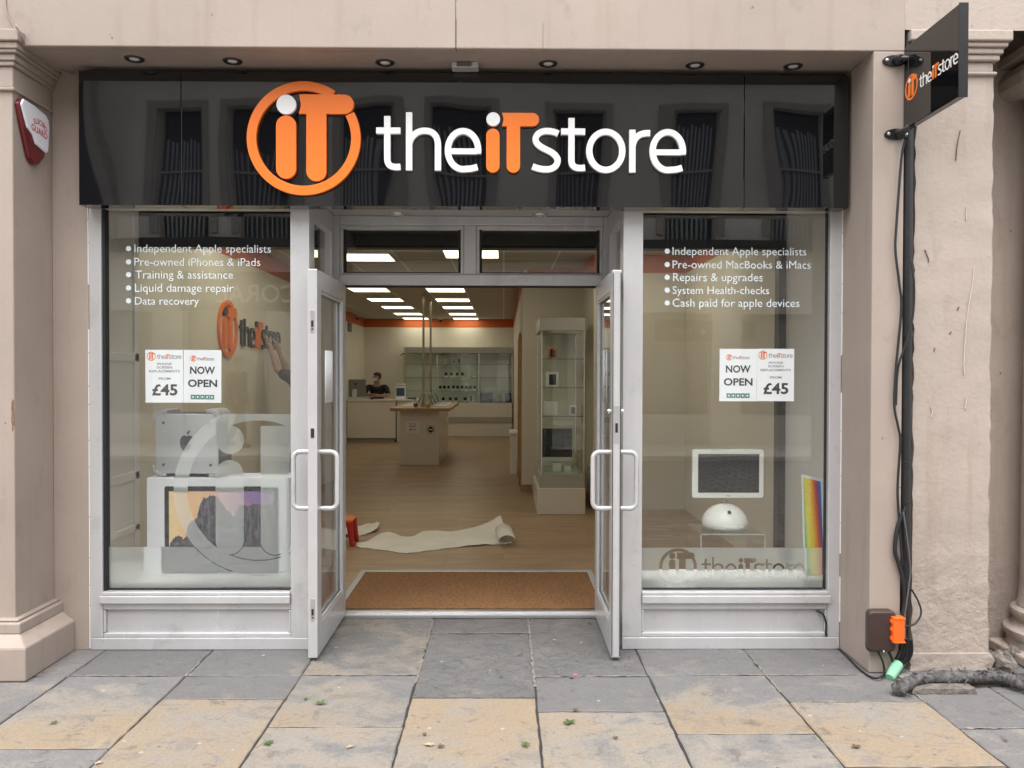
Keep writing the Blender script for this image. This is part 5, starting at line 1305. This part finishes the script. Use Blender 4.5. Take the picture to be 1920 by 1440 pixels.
    hm = MB().lathe([(.052, -.035), (.078, -.01), (.088, .03), (.086, .07), (.07, .105), (.035, .122), (1e-4, .126)], (0, -.012, .0), seg=22, sx=.93, sy=1.08)
    hm.v = [(v[0], v[1]-(.02 if v[2] < .05 and v[1] > .02 else 0)*1.0-(max(0, .06-v[2])*.9 if v[1] > 0 else 0), v[2]) for v in hm.v]
    headmesh('hair', hm, hair)
    fc = MB()
    for s in (-1, 1): fc.sphere((s*.03, .072, .012), .009, .006, .006, 10, 6)
    headmesh('eyes', fc, 'black_print')
    fn = MB().prism([(-.011, -.03), (.011, -.03), (.006, .018), (-.006, .018)], (0, .07, 0), EX, EZ, EY, 0, .024)
    for s in (-1, 1): fn.sphere((s*.072, -.005, -.005), .010, .016, .026, 10, 8)
    headmesh('face_features', fn, 'skin')
    if mask:
        mk_ = MB().lathe([(.052, -.072), (.070, -.05), (.076, -.02), (.071, -.003)], (0, .016, .0), seg=18, sx=1.0, sy=1.14, a0=R(10), a1=R(170))
        headmesh('face_mask', mk_, 'mask_cloth')
        gl_ = MB()
        for s in (-1, 1): gl_.stroke(arc(s*.031, .014, .021, .017, 0, 345, 18), .004, (0, .084, 0), EX, EZ, EY, 0, .003, True)
        gl_.box(-.01, .01, .085, .088, .016, .019); headmesh('glasses', gl_, 'black_print')
    return body
# masked man seated behind the counter, forearms crossed on the worktop, facing the street and looking to his right
figure('masked man in a dark polo shirt sitting behind the counter with crossed arms', (at(707, 0, 14.0).x, 14.0, .03), PI,
       dict(pelvis=(0, -.05, .62), chest=(0, .0, 1.09), neck=(0, .02, 1.235), sh_l=(-.195, .0, 1.185), el_l=(-.28, .20, 1.0), wr_l=(-.03, .36, .985), hd_l=(1, .05, -.02), hu_l=(0, .2, 1),
            sh_r=(.195, .0, 1.185), el_r=(.28, .20, 1.0), wr_r=(.04, .31, 1.02), hd_r=(-1, .1, 0), hu_r=(0, .2, 1), hip_l=(-.1, 0, .60), kn_l=(-.13, .28, .52), an_l=(-.13, .22, .09), hip_r=(.1, 0, .60), kn_r=(.13, .28, .52), an_r=(.13, .22, .09)),
       'navy_cloth', True, True, head_turn=-.9)
# worker fixing letters on the left wall (faces -x)
figure('worker in navy top reaching up to the black letters on the left wall', (-2.17, 4.42, .03), PI/2,
       dict(pelvis=(0, 0, .94), chest=(0, .02, 1.30), neck=(0, .03, 1.47), sh_l=(-.17, .03, 1.41), el_l=(-.14, .24, 1.52), wr_l=(-.08, .33, 1.76), hd_l=(.1, .25, .9), hu_l=(0, -1, .2),
            sh_r=(.17, .03, 1.41), el_r=(.2, .22, 1.50), wr_r=(.22, .32, 1.73), hd_r=(-.1, .25, .9), hu_r=(0, -1, .2), hip_l=(-.1, 0, .9), kn_l=(-.1, .04, .5), an_l=(-.1, 0, .09), hip_r=(.1, 0, .9), kn_r=(.1, .04, .5), an_r=(.1, 0, .09)),
       'navy_cloth')
# passer-by on the far pavement, seen only as a reflection
figure('passer-by in dark coat on the far pavement, reflected in the left window', (-5.1, -11.2, .08), R(-70),
       dict(pelvis=(0, 0, .95), chest=(0, .02, 1.32), neck=(0, .03, 1.49), sh_l=(-.19, .02, 1.43), el_l=(-.25, .0, 1.15), wr_l=(-.24, .14, .93), sh_r=(.19, .02, 1.43), el_r=(.25, -.05, 1.15), wr_r=(.24, .05, .9),
            hip_l=(-.1, 0, .92), kn_l=(-.1, .2, .52), an_l=(-.1, .22, .09), hip_r=(.1, 0, .92), kn_r=(.1, -.05, .52), an_r=(.1, -.28, .12)), 'dark_cloth', sleeve='long')

# ================================================================== PIPE, CABLES, JUNCTION BOX
tag(MB().tube([(2.070, -.325, .30), (2.069, -.325, 1.5), (2.066, -.325, 4.4)], .029, 16).lathe([(.0335, 0), (.0335, .03)], (2.069, -.325, 1.05), seg=16).lathe([(.0335, 0), (.0335, .03)], (2.069, -.325, 1.72), seg=16).build('downpipe', 'pipe_black', None, smooth=40),
    'black vertical conduit pipe beside the rough stone pilaster', 'pipe')
def cable(name, label, pts, r=.006, m='rubber', group='black cables along the conduit pipe'):
    tag(MB().tube(smooth_path(pts), r, 8).build(name, m, None, smooth=60), label, 'cable', group)
A = lambda px, py, y=-.39: at(px, py, y)
cable('cable', 'black cable bowing out left of the conduit pipe', [A(1697, 262, -0.400), A(1690, 300), A(1681, 420), A(1679, 470), A(1686, 530), A(1690, 580), A(1680, 690), A(1677, 760), A(1684, 800), A(1688, 830), A(1683, 920), A(1688, 1000), A(1692, 1060)], .0065)
cable('cable', 'black cable crossing the conduit pipe from right to left', [A(1708, 490), A(1714, 530, -0.402), A(1712, 590, -0.402), A(1700, 640, -0.402), A(1684, 690), A(1680, 760)], .0055)
cable('cable', 'thick black cable bulging beside the lower conduit pipe', [A(1700, 950), A(1684, 985), A(1678, 1030), A(1686, 1060), A(1695, 1095), A(1697, 1130), A(1692, 1160), A(1690, 1215, -0.380), A(1680, 1240, -0.380)], .011)
cable('cable', 'thin black cable running straight down before the conduit pipe', [A(1703, 940, -0.402), A(1697, 1000, -0.402), A(1705, 1075, -0.402), A(1702, 1150, -0.400), A(1700, 1225, -0.390), A(1686, 1250, -0.380)], .007)
cable('cable', 'thin grey tied cable at the right of the lower conduit pipe', [A(1694, 960, -0.405), A(1706, 1060, -0.405), A(1700, 1130, -0.405), A(1695, 1160, -0.400)], .0045, 'dark_grey')
cable('cable', 'black cable looping right around the orange cable joint', [A(1709, 1105, -0.400), A(1722, 1128, -0.400), A(1727, 1150, -0.405), A(1715, 1170, -0.415), A(1690, 1176, -0.430), A(1676, 1185, -0.415), A(1684, 1196, -0.430), A(1702, 1198, -0.430)], .0048)
cable('cable', 'black cable from the stall riser along the pavement to the brown box', [at(1531, 1145, .015), at(1543, 1152, .0), at(1549, 1170, -.004), at(1549, 1190, -.006), gz(1560, 1207, .006), gz(1585, 1228, .005), gz(1612, 1255, .005), gz(1634, 1270, .006), gz(1650, 1270, .02), A(1658, 1262, -0.410), A(1655, 1240, -0.405), A(1644, 1218, -0.400)], .0055)
cable('cable', 'short black cable from the brown box down to the green sleeve', [A(1662, 1212, -0.400), A(1668, 1225, -0.400), A(1674, 1240, -0.390), A(1678, 1250, -0.385)], .0075)
jbx = thing('junction_box', 'dark brown plastic junction box low on the right jamb', 'junction box', (1.968, YF, .116))
x0, x1 = at(1630, 0, YF).x, at(1682, 0, YF).x
MB().prism(rrect(x0, x1, .122, .330, .022), (0, YF-.0005, 0), EX, EZ, NY, 0, .05).build('cover', 'brown_plastic', jbx, .012, seg=4)
MB().prism(rrect(x0+.006, x1-.006, .114, .332, .02), (0, YF-.0003, 0), EX, EZ, NY, 0, .018).build('back_plate', 'brown_plastic', jbx, .003)
MB().lathe([(.004, 0), (.004, .003)], (at(1657, 1210, YF-.05).x, YF-.05, .128), NY, 10).build('screw', 'vinyl', jbx)
oj = thing('cable_joint', 'bright orange plastic cable joint clipped round the black cables', 'cable joint', (2.07, -.415, .13))
ox0, ox1 = at(1682, 0, -.43).x, at(1704, 0, -.43).x; oz0, oz1 = at(0, 1207, -.43).z, at(0, 1158, -.43).z
MB().prism(rrect(ox0, ox1, -.448, -.402, .008), (0, 0, 0), EX, EY, EZ, oz0, oz1).build('shell', 'orange_plastic', oj, .003)
cl_ = MB()
for k in (0.1, .45, .75): cl_.box(ox0-.006, ox0+.012, -.44, -.41, oz0+(oz1-oz0)*k, oz0+(oz1-oz0)*(k+.13))
for k in (0.02, .93): cl_.box(ox0+.002, ox1+.003, -.4515, -.40, oz0+(oz1-oz0)*k, oz0+(oz1-oz0)*(k+.05))
cl_.build('clip', 'orange_plastic', oj, .002)
g0, g1 = gz(1668, 1272, .008), at(1683, 1246, -.39)
tag(MB().tube([g0, g0.lerp(g1, .5), g1], [.023, .026, .028], 16, caps=False).tube([g0+Vector((0, .0004, .0004)), g1+Vector((0, .0004, .0004))], [.019, .023], 16).build('pipe_sleeve', 'green_plastic', None, smooth=50), 'short pale green plastic sleeve where the cables enter the pavement', 'sleeve')
# bundle of cables into the sleeve
bn = MB()
for k in range(4):
    bn.tube(smooth_path([A(1700+k*3, 1200, -0.390-.004*k), A(1694+k*5, 1225, -0.385), A(1684+k*4, 1248, -0.380), g0.lerp(g1, .6)+Vector((.004*k-.006, 0, 0))]), .0075, 8)
tag(bn.build('cable_bundle', 'rubber', None, smooth=60), 'bundle of thick black cables entering the green sleeve', 'cables')

# ================================================================== NEIGHBOUR BUILDING
nb = thing('neighbour_building', 'weathered neighbouring building with rough pilaster and scrolled column at right', 'building', (2.9, 0, 0))
def rough_box(x0, x1, y0, y1, z0, z1, n=(7, 4, 60), amp=.004, seed=1, jag=.006):
    rg = random.Random(seed); bm = bmesh.new(); mb = MB()
    nx, ny, nz = n; idx = {}
    def vert(i, j, k):
        key = (i, j, k)
        if key not in idx:
            ex = (i in (0, nx)) and (j in (0, ny)); a = jag if ex else amp
            idx[key] = len(mb.v); mb.v.append((x0+(x1-x0)*i/nx+rg.uniform(-a, a), y0+(y1-y0)*j/ny+rg.uniform(-a, a), z0+(z1-z0)*k/nz))
        return idx[key]
    for k in range(nz):
        for i in range(nx):
            mb.f.append((vert(i, 0, k), vert(i+1, 0, k), vert(i+1, 0, k+1), vert(i, 0, k+1))); mb.f.append((vert(i+1, ny, k), vert(i, ny, k), vert(i, ny, k+1), vert(i+1, ny, k+1)))
        for j in range(ny):
            mb.f.append((vert(0, j+1, k), vert(0, j, k), vert(0, j, k+1), vert(0, j+1, k+1))); mb.f.append((vert(nx, j, k), vert(nx, j+1, k), vert(nx, j+1, k+1), vert(nx, j, k+1)))
    mb.f.append(tuple(vert(i, 0, nz) for i in range(nx+1))+tuple(vert(nx, j, nz) for j in range(1, ny+1))+tuple(vert(i, ny, nz) for i in range(nx-1, -1, -1))+tuple(vert(0, j, nz) for j in range(ny-1, 0, -1)))
    bm.free(); return mb
npil = rough_box(2.115, 2.515, -.315, .1, .06, 3.06).build('pilaster', 'rough_paint', nb, smooth=50)
sc2, sc3 = MB(), MB(); rs_ = random.Random(12)
def scratch(mb, pts, wd, d=.0068):
    P_ = [(at(x, 0, -.322).x+rs_.uniform(-.002, .002), at(0, y, -.322).z) for x, y in pts]
    mb.stroke(P_, wd, (0, -.315, 0), EX, EZ, NY, .001, d)
scratch(sc2, [(1832, 497), (1829, 520), (1826, 545), (1822, 575), (1819, 600), (1816, 640), (1814, 680), (1815, 700)], .0035); scratch(sc2, [(1820, 742), (1818, 755), (1817, 763)], .004); scratch(sc2, [(1816, 380), (1816, 395), (1817, 405)], .003); scratch(sc2, [(1754, 760), (1755, 770), (1754, 780)], .004)
scratch(sc3, [(1803, 235), (1801, 250), (1797, 268), (1796, 292)], .0035); scratch(sc3, [(1739, 462), (1745, 478), (1747, 485)], .0045); scratch(sc3, [(1760, 648), (1757, 654)], .004); scratch(sc3, [(1790, 617), (1787, 622)], .004); scratch(sc3, [(1803, 570), (1801, 576)], .006)
sc2.build('scratch', 'plaster_white', npil); sc3.build('stain', 'bare_stone', npil)
rough_box(2.10, 2.525, -.335, .1, .0, .085, (10, 5, 3), .006, 4, .012).build('base', 'rough_paint', npil, smooth=50)
cpn = MB(); courses(cpn, [(3.06, 3.078, .02), (3.078, 3.13, .006), (3.13, 3.16, .028), (3.16, 3.19, .04), (3.19, 3.215, .055), (3.215, 3.27, .07)], 2.125, 2.505, -.315, .1)
cpn.build('capital', 'rough_paint', npil, .008, seg=3)
rough_box(2.02, 6, -.36, .1, 3.275, 4.6, (30, 3, 10), .004, 9).build('entablature', 'rough_paint', nb, smooth=50)
MB().box(2.03, 2.114, -.27, .12, 0, 4.6).build('infill', 'opp_surround', nb)
rough_box(2.516, 6, .05, .25, 0, 3.27, (20, 2, 20), .004, 12).build('recess_wall', 'rough_paint', nb, smooth=50)
# round column with moulded base and volute capital
CX, CY = 3.03, -.14
cprof = [(.27, 0), (.27, .075), (.265, .09), (.285, .115), (.285, .145), (.25, .165), (.235, .185), (.245, .205), (.255, .225), (.25, .25), (.222, .262), (.222, .275), (.215, .29), (.206, .40), (.203, 1.2), (.190, 2.9), (.190, 2.93), (.205, 2.94), (.205, 2.96), (.192, 2.965), (.192, 3.05)]
MB().lathe(cprof, (CX, CY, .0), seg=40).build('column', 'rough_paint', nb, smooth=45)
MB().box(CX-.32, CX+.32, CY-.30, CY+.17, -.0, .055).build('column_plinth', 'rough_paint', nb, .01)
vol = MB()
for sx_ in (-1, 1):
    spiral = [((.09-.0068*i)*math.cos(R(90+sx_*(-35)*i))*1.0, (.09-.0068*i)*math.sin(R(90+sx_*(-35)*i))) for i in range(12)]
    vol.stroke([(CX+sx_*.185+u, 3.115+v) for u, v in spiral], .034, (0, CY-.21, 0), EX, EZ, NY, -.42, .012)
    vol.prism(arc(CX+sx_*.185, 3.115, .075, .075, 0, 350, 24), (0, CY-.21, 0), EX, EZ, NY, -.41, .0)
vol.box(CX-.20, CX+.20, CY-.20, CY+.16, 3.10, 3.20)
vol.box(CX-.28, CX+.28, CY-.26, CY+.19, 3.225, 3.27)
vol.build('scroll_capital', 'rough_paint', nb, .006)
# lagged pipe, rubble and dirt at the foot of the pilaster
lg = thing('lagged_pipe', 'frayed grey lagged pipe lying along the foot of the rough pilaster', 'pipe', (2.35, -.46, 0))
pth = smooth_path([gz(1678, 1294, .02), gz(1692, 1288, .04), gz(1722, 1272, .048), gz(1770, 1270, .046), gz(1820, 1269, .048), gz(1868, 1268, .046), gz(1900, 1277, .04), gz(1935, 1290, .038)], 10)
rg = random.Random(5)
MB().tube(pth, [.030+rg.uniform(-.004, .004) for _ in pth], 14).build('wrapping', 'lagging', lg, smooth=60)
tt = MB()
for i in range(60):
    p = pth[rg.randrange(3, len(pth)-2)]; a = rg.uniform(-1.0, 2.4); d = Vector((0, -math.cos(a), math.sin(a)))
    q = p+d*.030; e = q+d*rg.uniform(.008, .03)+Vector((rg.uniform(-.04, .04), 0, -.015)); e.z = max(e.z, .006)
    tt.tube([q, q.lerp(e, .5)+Vector((0, 0, .006)), e], [.004, .003, .0012], 5)
tt.build('loose_fibre', 'lagging', lg)
def rock(name, c, sx, sy, sz, label, seed, m='stone_rubble', cat='stone'):
    rg = random.Random(seed); b = MB().sphere((0, 0, 0), 1, 1, 1, 13, 8)
    b.v = [(c[0]+v[0]*sx*rg.uniform(.8, 1.15), c[1]+v[1]*sy*rg.uniform(.8, 1.15), max(c[2]+v[2]*sz*rg.uniform(.75, 1.1), .001)) for v in b.v]
    o = b.build(name, m, None, .004); tag(o, label, cat); return o
p0, p1 = gz(1712, 1302), gz(1828, 1300)
tag(rough_box(p0.x, p1.x, p0.y, p0.y+.07, .001, .026, (12, 4, 2), .003, 31, .006).build('stone', 'stone_rubble', None, smooth=40), 'flat weathered stone edging lying under the lagged pipe', 'stone')
p = gz(1855, 1240); rock('stone', (p.x-.01, -.34, .045), .045, .09, .06, 'upright broken stone beside the rough pilaster foot', 8)
p = gz(1858, 1225); rock('stone', (p.x+.05, -.2, .04), .035, .04, .045, 'smaller broken stone wedged near the column base', 11)
tag(MB().prism([(1.985, -.40), (2.19, -.36), (2.2, -.57), (2.12, -.6), (2.02, -.56)], (0, 0, .0), EX, EY, EZ, .0006, .006).build('mortar_patch', 'pale_mortar', None, .002), None, None, None, 'structure')
tag(MB().prism([(2.2, -.40), (3.6, -.36), (3.6, -.62), (2.9, -.60), (2.5, -.56), (2.21, -.57)], (0, 0, .0), EX, EY, EZ, .0012, .0035).build('dirt_strip', 'dirt', None), None, None, None, 'structure')

# ================================================================== FALLEN LEAVES AND LITTER
def leaf(px, py, size, m, label, seed, cat='leaf', fold=.5):
    rg = random.Random(seed); p = gz(px, py); n = 30; vs = [(p.x, p.y, .008+size*.10)]
    th_ = rg.uniform(0, 6.28)
    for i in range(n):
        a = 2*PI*i/n; lob = .38+.62*abs(math.cos(a*2.5))**1.5; r = 1.25*size*lob*rg.uniform(.8, 1.15)*(1.15 if i == 0 else 1)
        x, y = r*math.cos(a), r*math.sin(a)*.8
        vs.append((p.x+x*math.cos(th_)-y*math.sin(th_), p.y+x*math.sin(th_)+y*math.cos(th_), .004+fold*abs(y)*rg.uniform(.3, .9)))
    fs = [(0, 1+i, 1+(i+1) % n) for i in range(n)]
    mb = MB().add(vs, fs); a = th_+PI; mb.tube([(p.x-size*.5*math.cos(th_), p.y-size*.5*math.sin(th_), .008), (p.x-size*1.3*math.cos(th_+.2), p.y-size*1.3*math.sin(th_+.2), .004)], [.0016, .001], 5)
    o = mb.build('fallen_leaf' if cat == 'leaf' else 'petal', m, None, smooth=60)
    tag(o, label, cat, 'fallen leaves on the paving' if cat == 'leaf' else None)
leaf(1067, 1356, .028, 'leaf_green', 'largest green fallen leaf, below the right half of the doorway', 1)
leaf(601, 1320, .022, 'leaf_green', 'crumpled green leaf below the open left door', 2)
leaf(573, 1312, .012, 'leaf_green', 'small green leaf scrap just left of the crumpled green leaf', 3)
leaf(503, 1394, .024, 'leaf_green', 'green leaf beside the paving joint at lower left', 4)
leaf(100, 1357, .014, 'leaf_green', 'small green leaf on the tan slab at far left', 5)
leaf(985, 1398, .020, 'leaf_green', 'green leaf near the bottom centre right joint', 6)
leaf(939, 1270, .013, 'leaf_green', 'small dark green leaf on the dark slab before the doorway', 7)
leaf(1079, 1332, .014, 'leaf_brown', 'dark olive leaf just above the largest green leaf', 8)
leaf(1071, 1272, .014, 'leaf_green', 'small green leaf touching the pink petal', 9)
leaf(1079, 1267, .013, 'petal', 'small pink petal on the paving before the right door', 10, 'petal')
leaf(804, 1398, .018, 'leaf_pale', 'pale dry leaf at the bottom centre slab', 11)
leaf(826, 1401, .015, 'leaf_brown', 'orange brown leaf beside the pale dry leaf', 12)
leaf(796, 1378, .011, 'leaf_brown', 'dark brown leaf curl above the pale dry leaf', 13)
leaf(656, 1402, .015, 'leaf_pale', 'pale yellow leaf on the lower middle left slab', 14)
leaf(1155, 1385, .012, 'leaf_brown', 'brown leaf scrap on the plain slab right of centre', 15)
leaf(1418, 1248, .014, 'leaf_green', 'yellow green leaf in the joint below the right window', 16)
leaf(1605, 1402, .018, 'leaf_brown', 'dark twig like leaf curl on the tan slab at lower right', 17)
leaf(1106, 1170, .012, 'leaf_brown', 'dark leaf scrap by the right door hinge', 18)
leaf(931, 1140, .014, 'paper', 'small crumpled white scrap on the coir doormat', 19)
leaf(1885, 1390, .010, 'leaf_brown', 'brown curl on the grey slab at far right', 20)
leaf(185, 1432, .014, 'leaf_pale', 'pale leaf at the bottom left joint', 21)

# ================================================================== OPPOSITE SIDE OF THE STREET (seen in the reflections)
ob = thing('opposite_building', 'pale stone building across the street, seen in the glass reflections', 'building', (0, -12.2, 0))
WX = [-8.6, -6.4, -4.75, -2.67, -.85, 1.46, 3.76, 5.85, 7.7, 9.6]
wl_ = MB(); zz0, zz1 = 4.55, 6.75; hw = .52
edges_ = [-10.5]+[q for x in WX for q in (x-hw, x+hw)]+[11]
for i in range(0, len(edges_), 2): wl_.box(edges_[i], edges_[i+1], -12.4, -12.0, 4.15, 8.6)
for x in WX: wl_.box(x-hw, x+hw, -12.4, -12.0, zz1, 8.6)
wl_.build('upper_wall', 'opp_stone', ob)
MB().box(-10.5, -7.9, -11.99, -11.9, 4.16, 8.6).build('dark_wall', 'opp_dark', ob)
MB().box(-7.89, -7.75, -11.99, -11.8, 4.16, 8.6).box(-8.85, -8.77, -11.89, -11.8, 5.2, 8.6).box(-10.5, 11, -11.999, -11.94, 7.3, 7.42).build('string_course', 'opp_surround', ob)
su = MB()
for x in WX:
    su.box(x-hw-.16, x-hw, -12.0, -11.96, 4.3, zz1+.14).box(x+hw, x+hw+.16, -12.0, -11.96, 4.3, zz1+.14).box(x-hw, x+hw, -12.0, -11.96, zz1, zz1+.14)
su.build('window_surround', 'opp_surround', ob)
rw = random.Random(21)
for x in WX:
    wo = MB().box(x-hw, x-hw+.06, -12.2, -12.1, 4.2, zz1).box(x+hw-.06, x+hw, -12.2, -12.1, 4.2, zz1).box(x-hw+.06, x+hw-.06, -12.2, -12.1, 5.5, 5.54).build('window', 'opp_surround', ob)
    MB().box(x-hw+.06, x+hw-.06, -12.2, -12.18, 4.2, zz1).build('pane', 'screen_black', wo)
    bl = MB()
    wv_ = rw.uniform(.02, .06); tp_ = zz1-rw.uniform(.2, .9)
    for k in range(9): bl.box(x-hw+.10+k*.092, x-hw+.10+wv_+k*.092, -12.176, -12.17, 4.2, tp_-.04*((k*7) % 3))
    bl.build('blind', 'opp_blind', wo)
MB().box(-10.5, 11, -12.0, -11.6, 3.95, 4.15).build('cornice', 'opp_dark', ob)
MB().box(-10.5, 11, -12.0, -11.85, 2.75, 3.94).build('fascia', 'opp_stone', ob)
MB().box(-6.4, -3.9, -11.85, -11.80, 2.75, 3.5).build('sign_board', 'opp_fascia', ob)
gf = MB(); gfd = MB()
for i in range(-4, 5):
    gf.box(i*2.2-.3, i*2.2+.3, -12.0, -11.7, 0.08, 2.75); gfd.box(i*2.2+.3, i*2.2+1.9, -12.2, -12.0, .7, 2.75)
    gf.box(i*2.2+.3, i*2.2+1.9, -12.1, -11.9, .08, .7)
gf.build('shopfront_pier', 'opp_stone', ob); gfd.build('shop_window', 'opp_pane', ob)
MB().box(-10.5, 11, -12.6, -12.4, 0, 8.6).build('back_wall', 'opp_dark', ob)
le_ = MB().text('CORAL', (-4.12, -11.80, 2.93), (-1, 0, 0), EZ, EY, .004, width=1.55, off=.01)
le_.build('sign_lettering', 'opp_gold', ob)
le2 = MB().text('SHAKES', (4.75, -11.70, 2.34), (-1, 0, 0), EZ, EY, .004, height=.11).text('♦', (3.98, -11.70, 2.34), (-1, 0, 0), EZ, EY, .004, height=.1).text('FRIES', (3.72, -11.70, 2.34), (-1, 0, 0), EZ, EY, .004, height=.11)
MB().box(3.0, 5.0, -11.72, -11.702, 2.2, 2.6).build('awning_board', 'opp_dark', ob)
le2.text('R', (6.35, -11.85, 2.95), (-1, 0, 0), EZ, EY, .004, height=.35).build('window_lettering', 'opp_gold', ob)
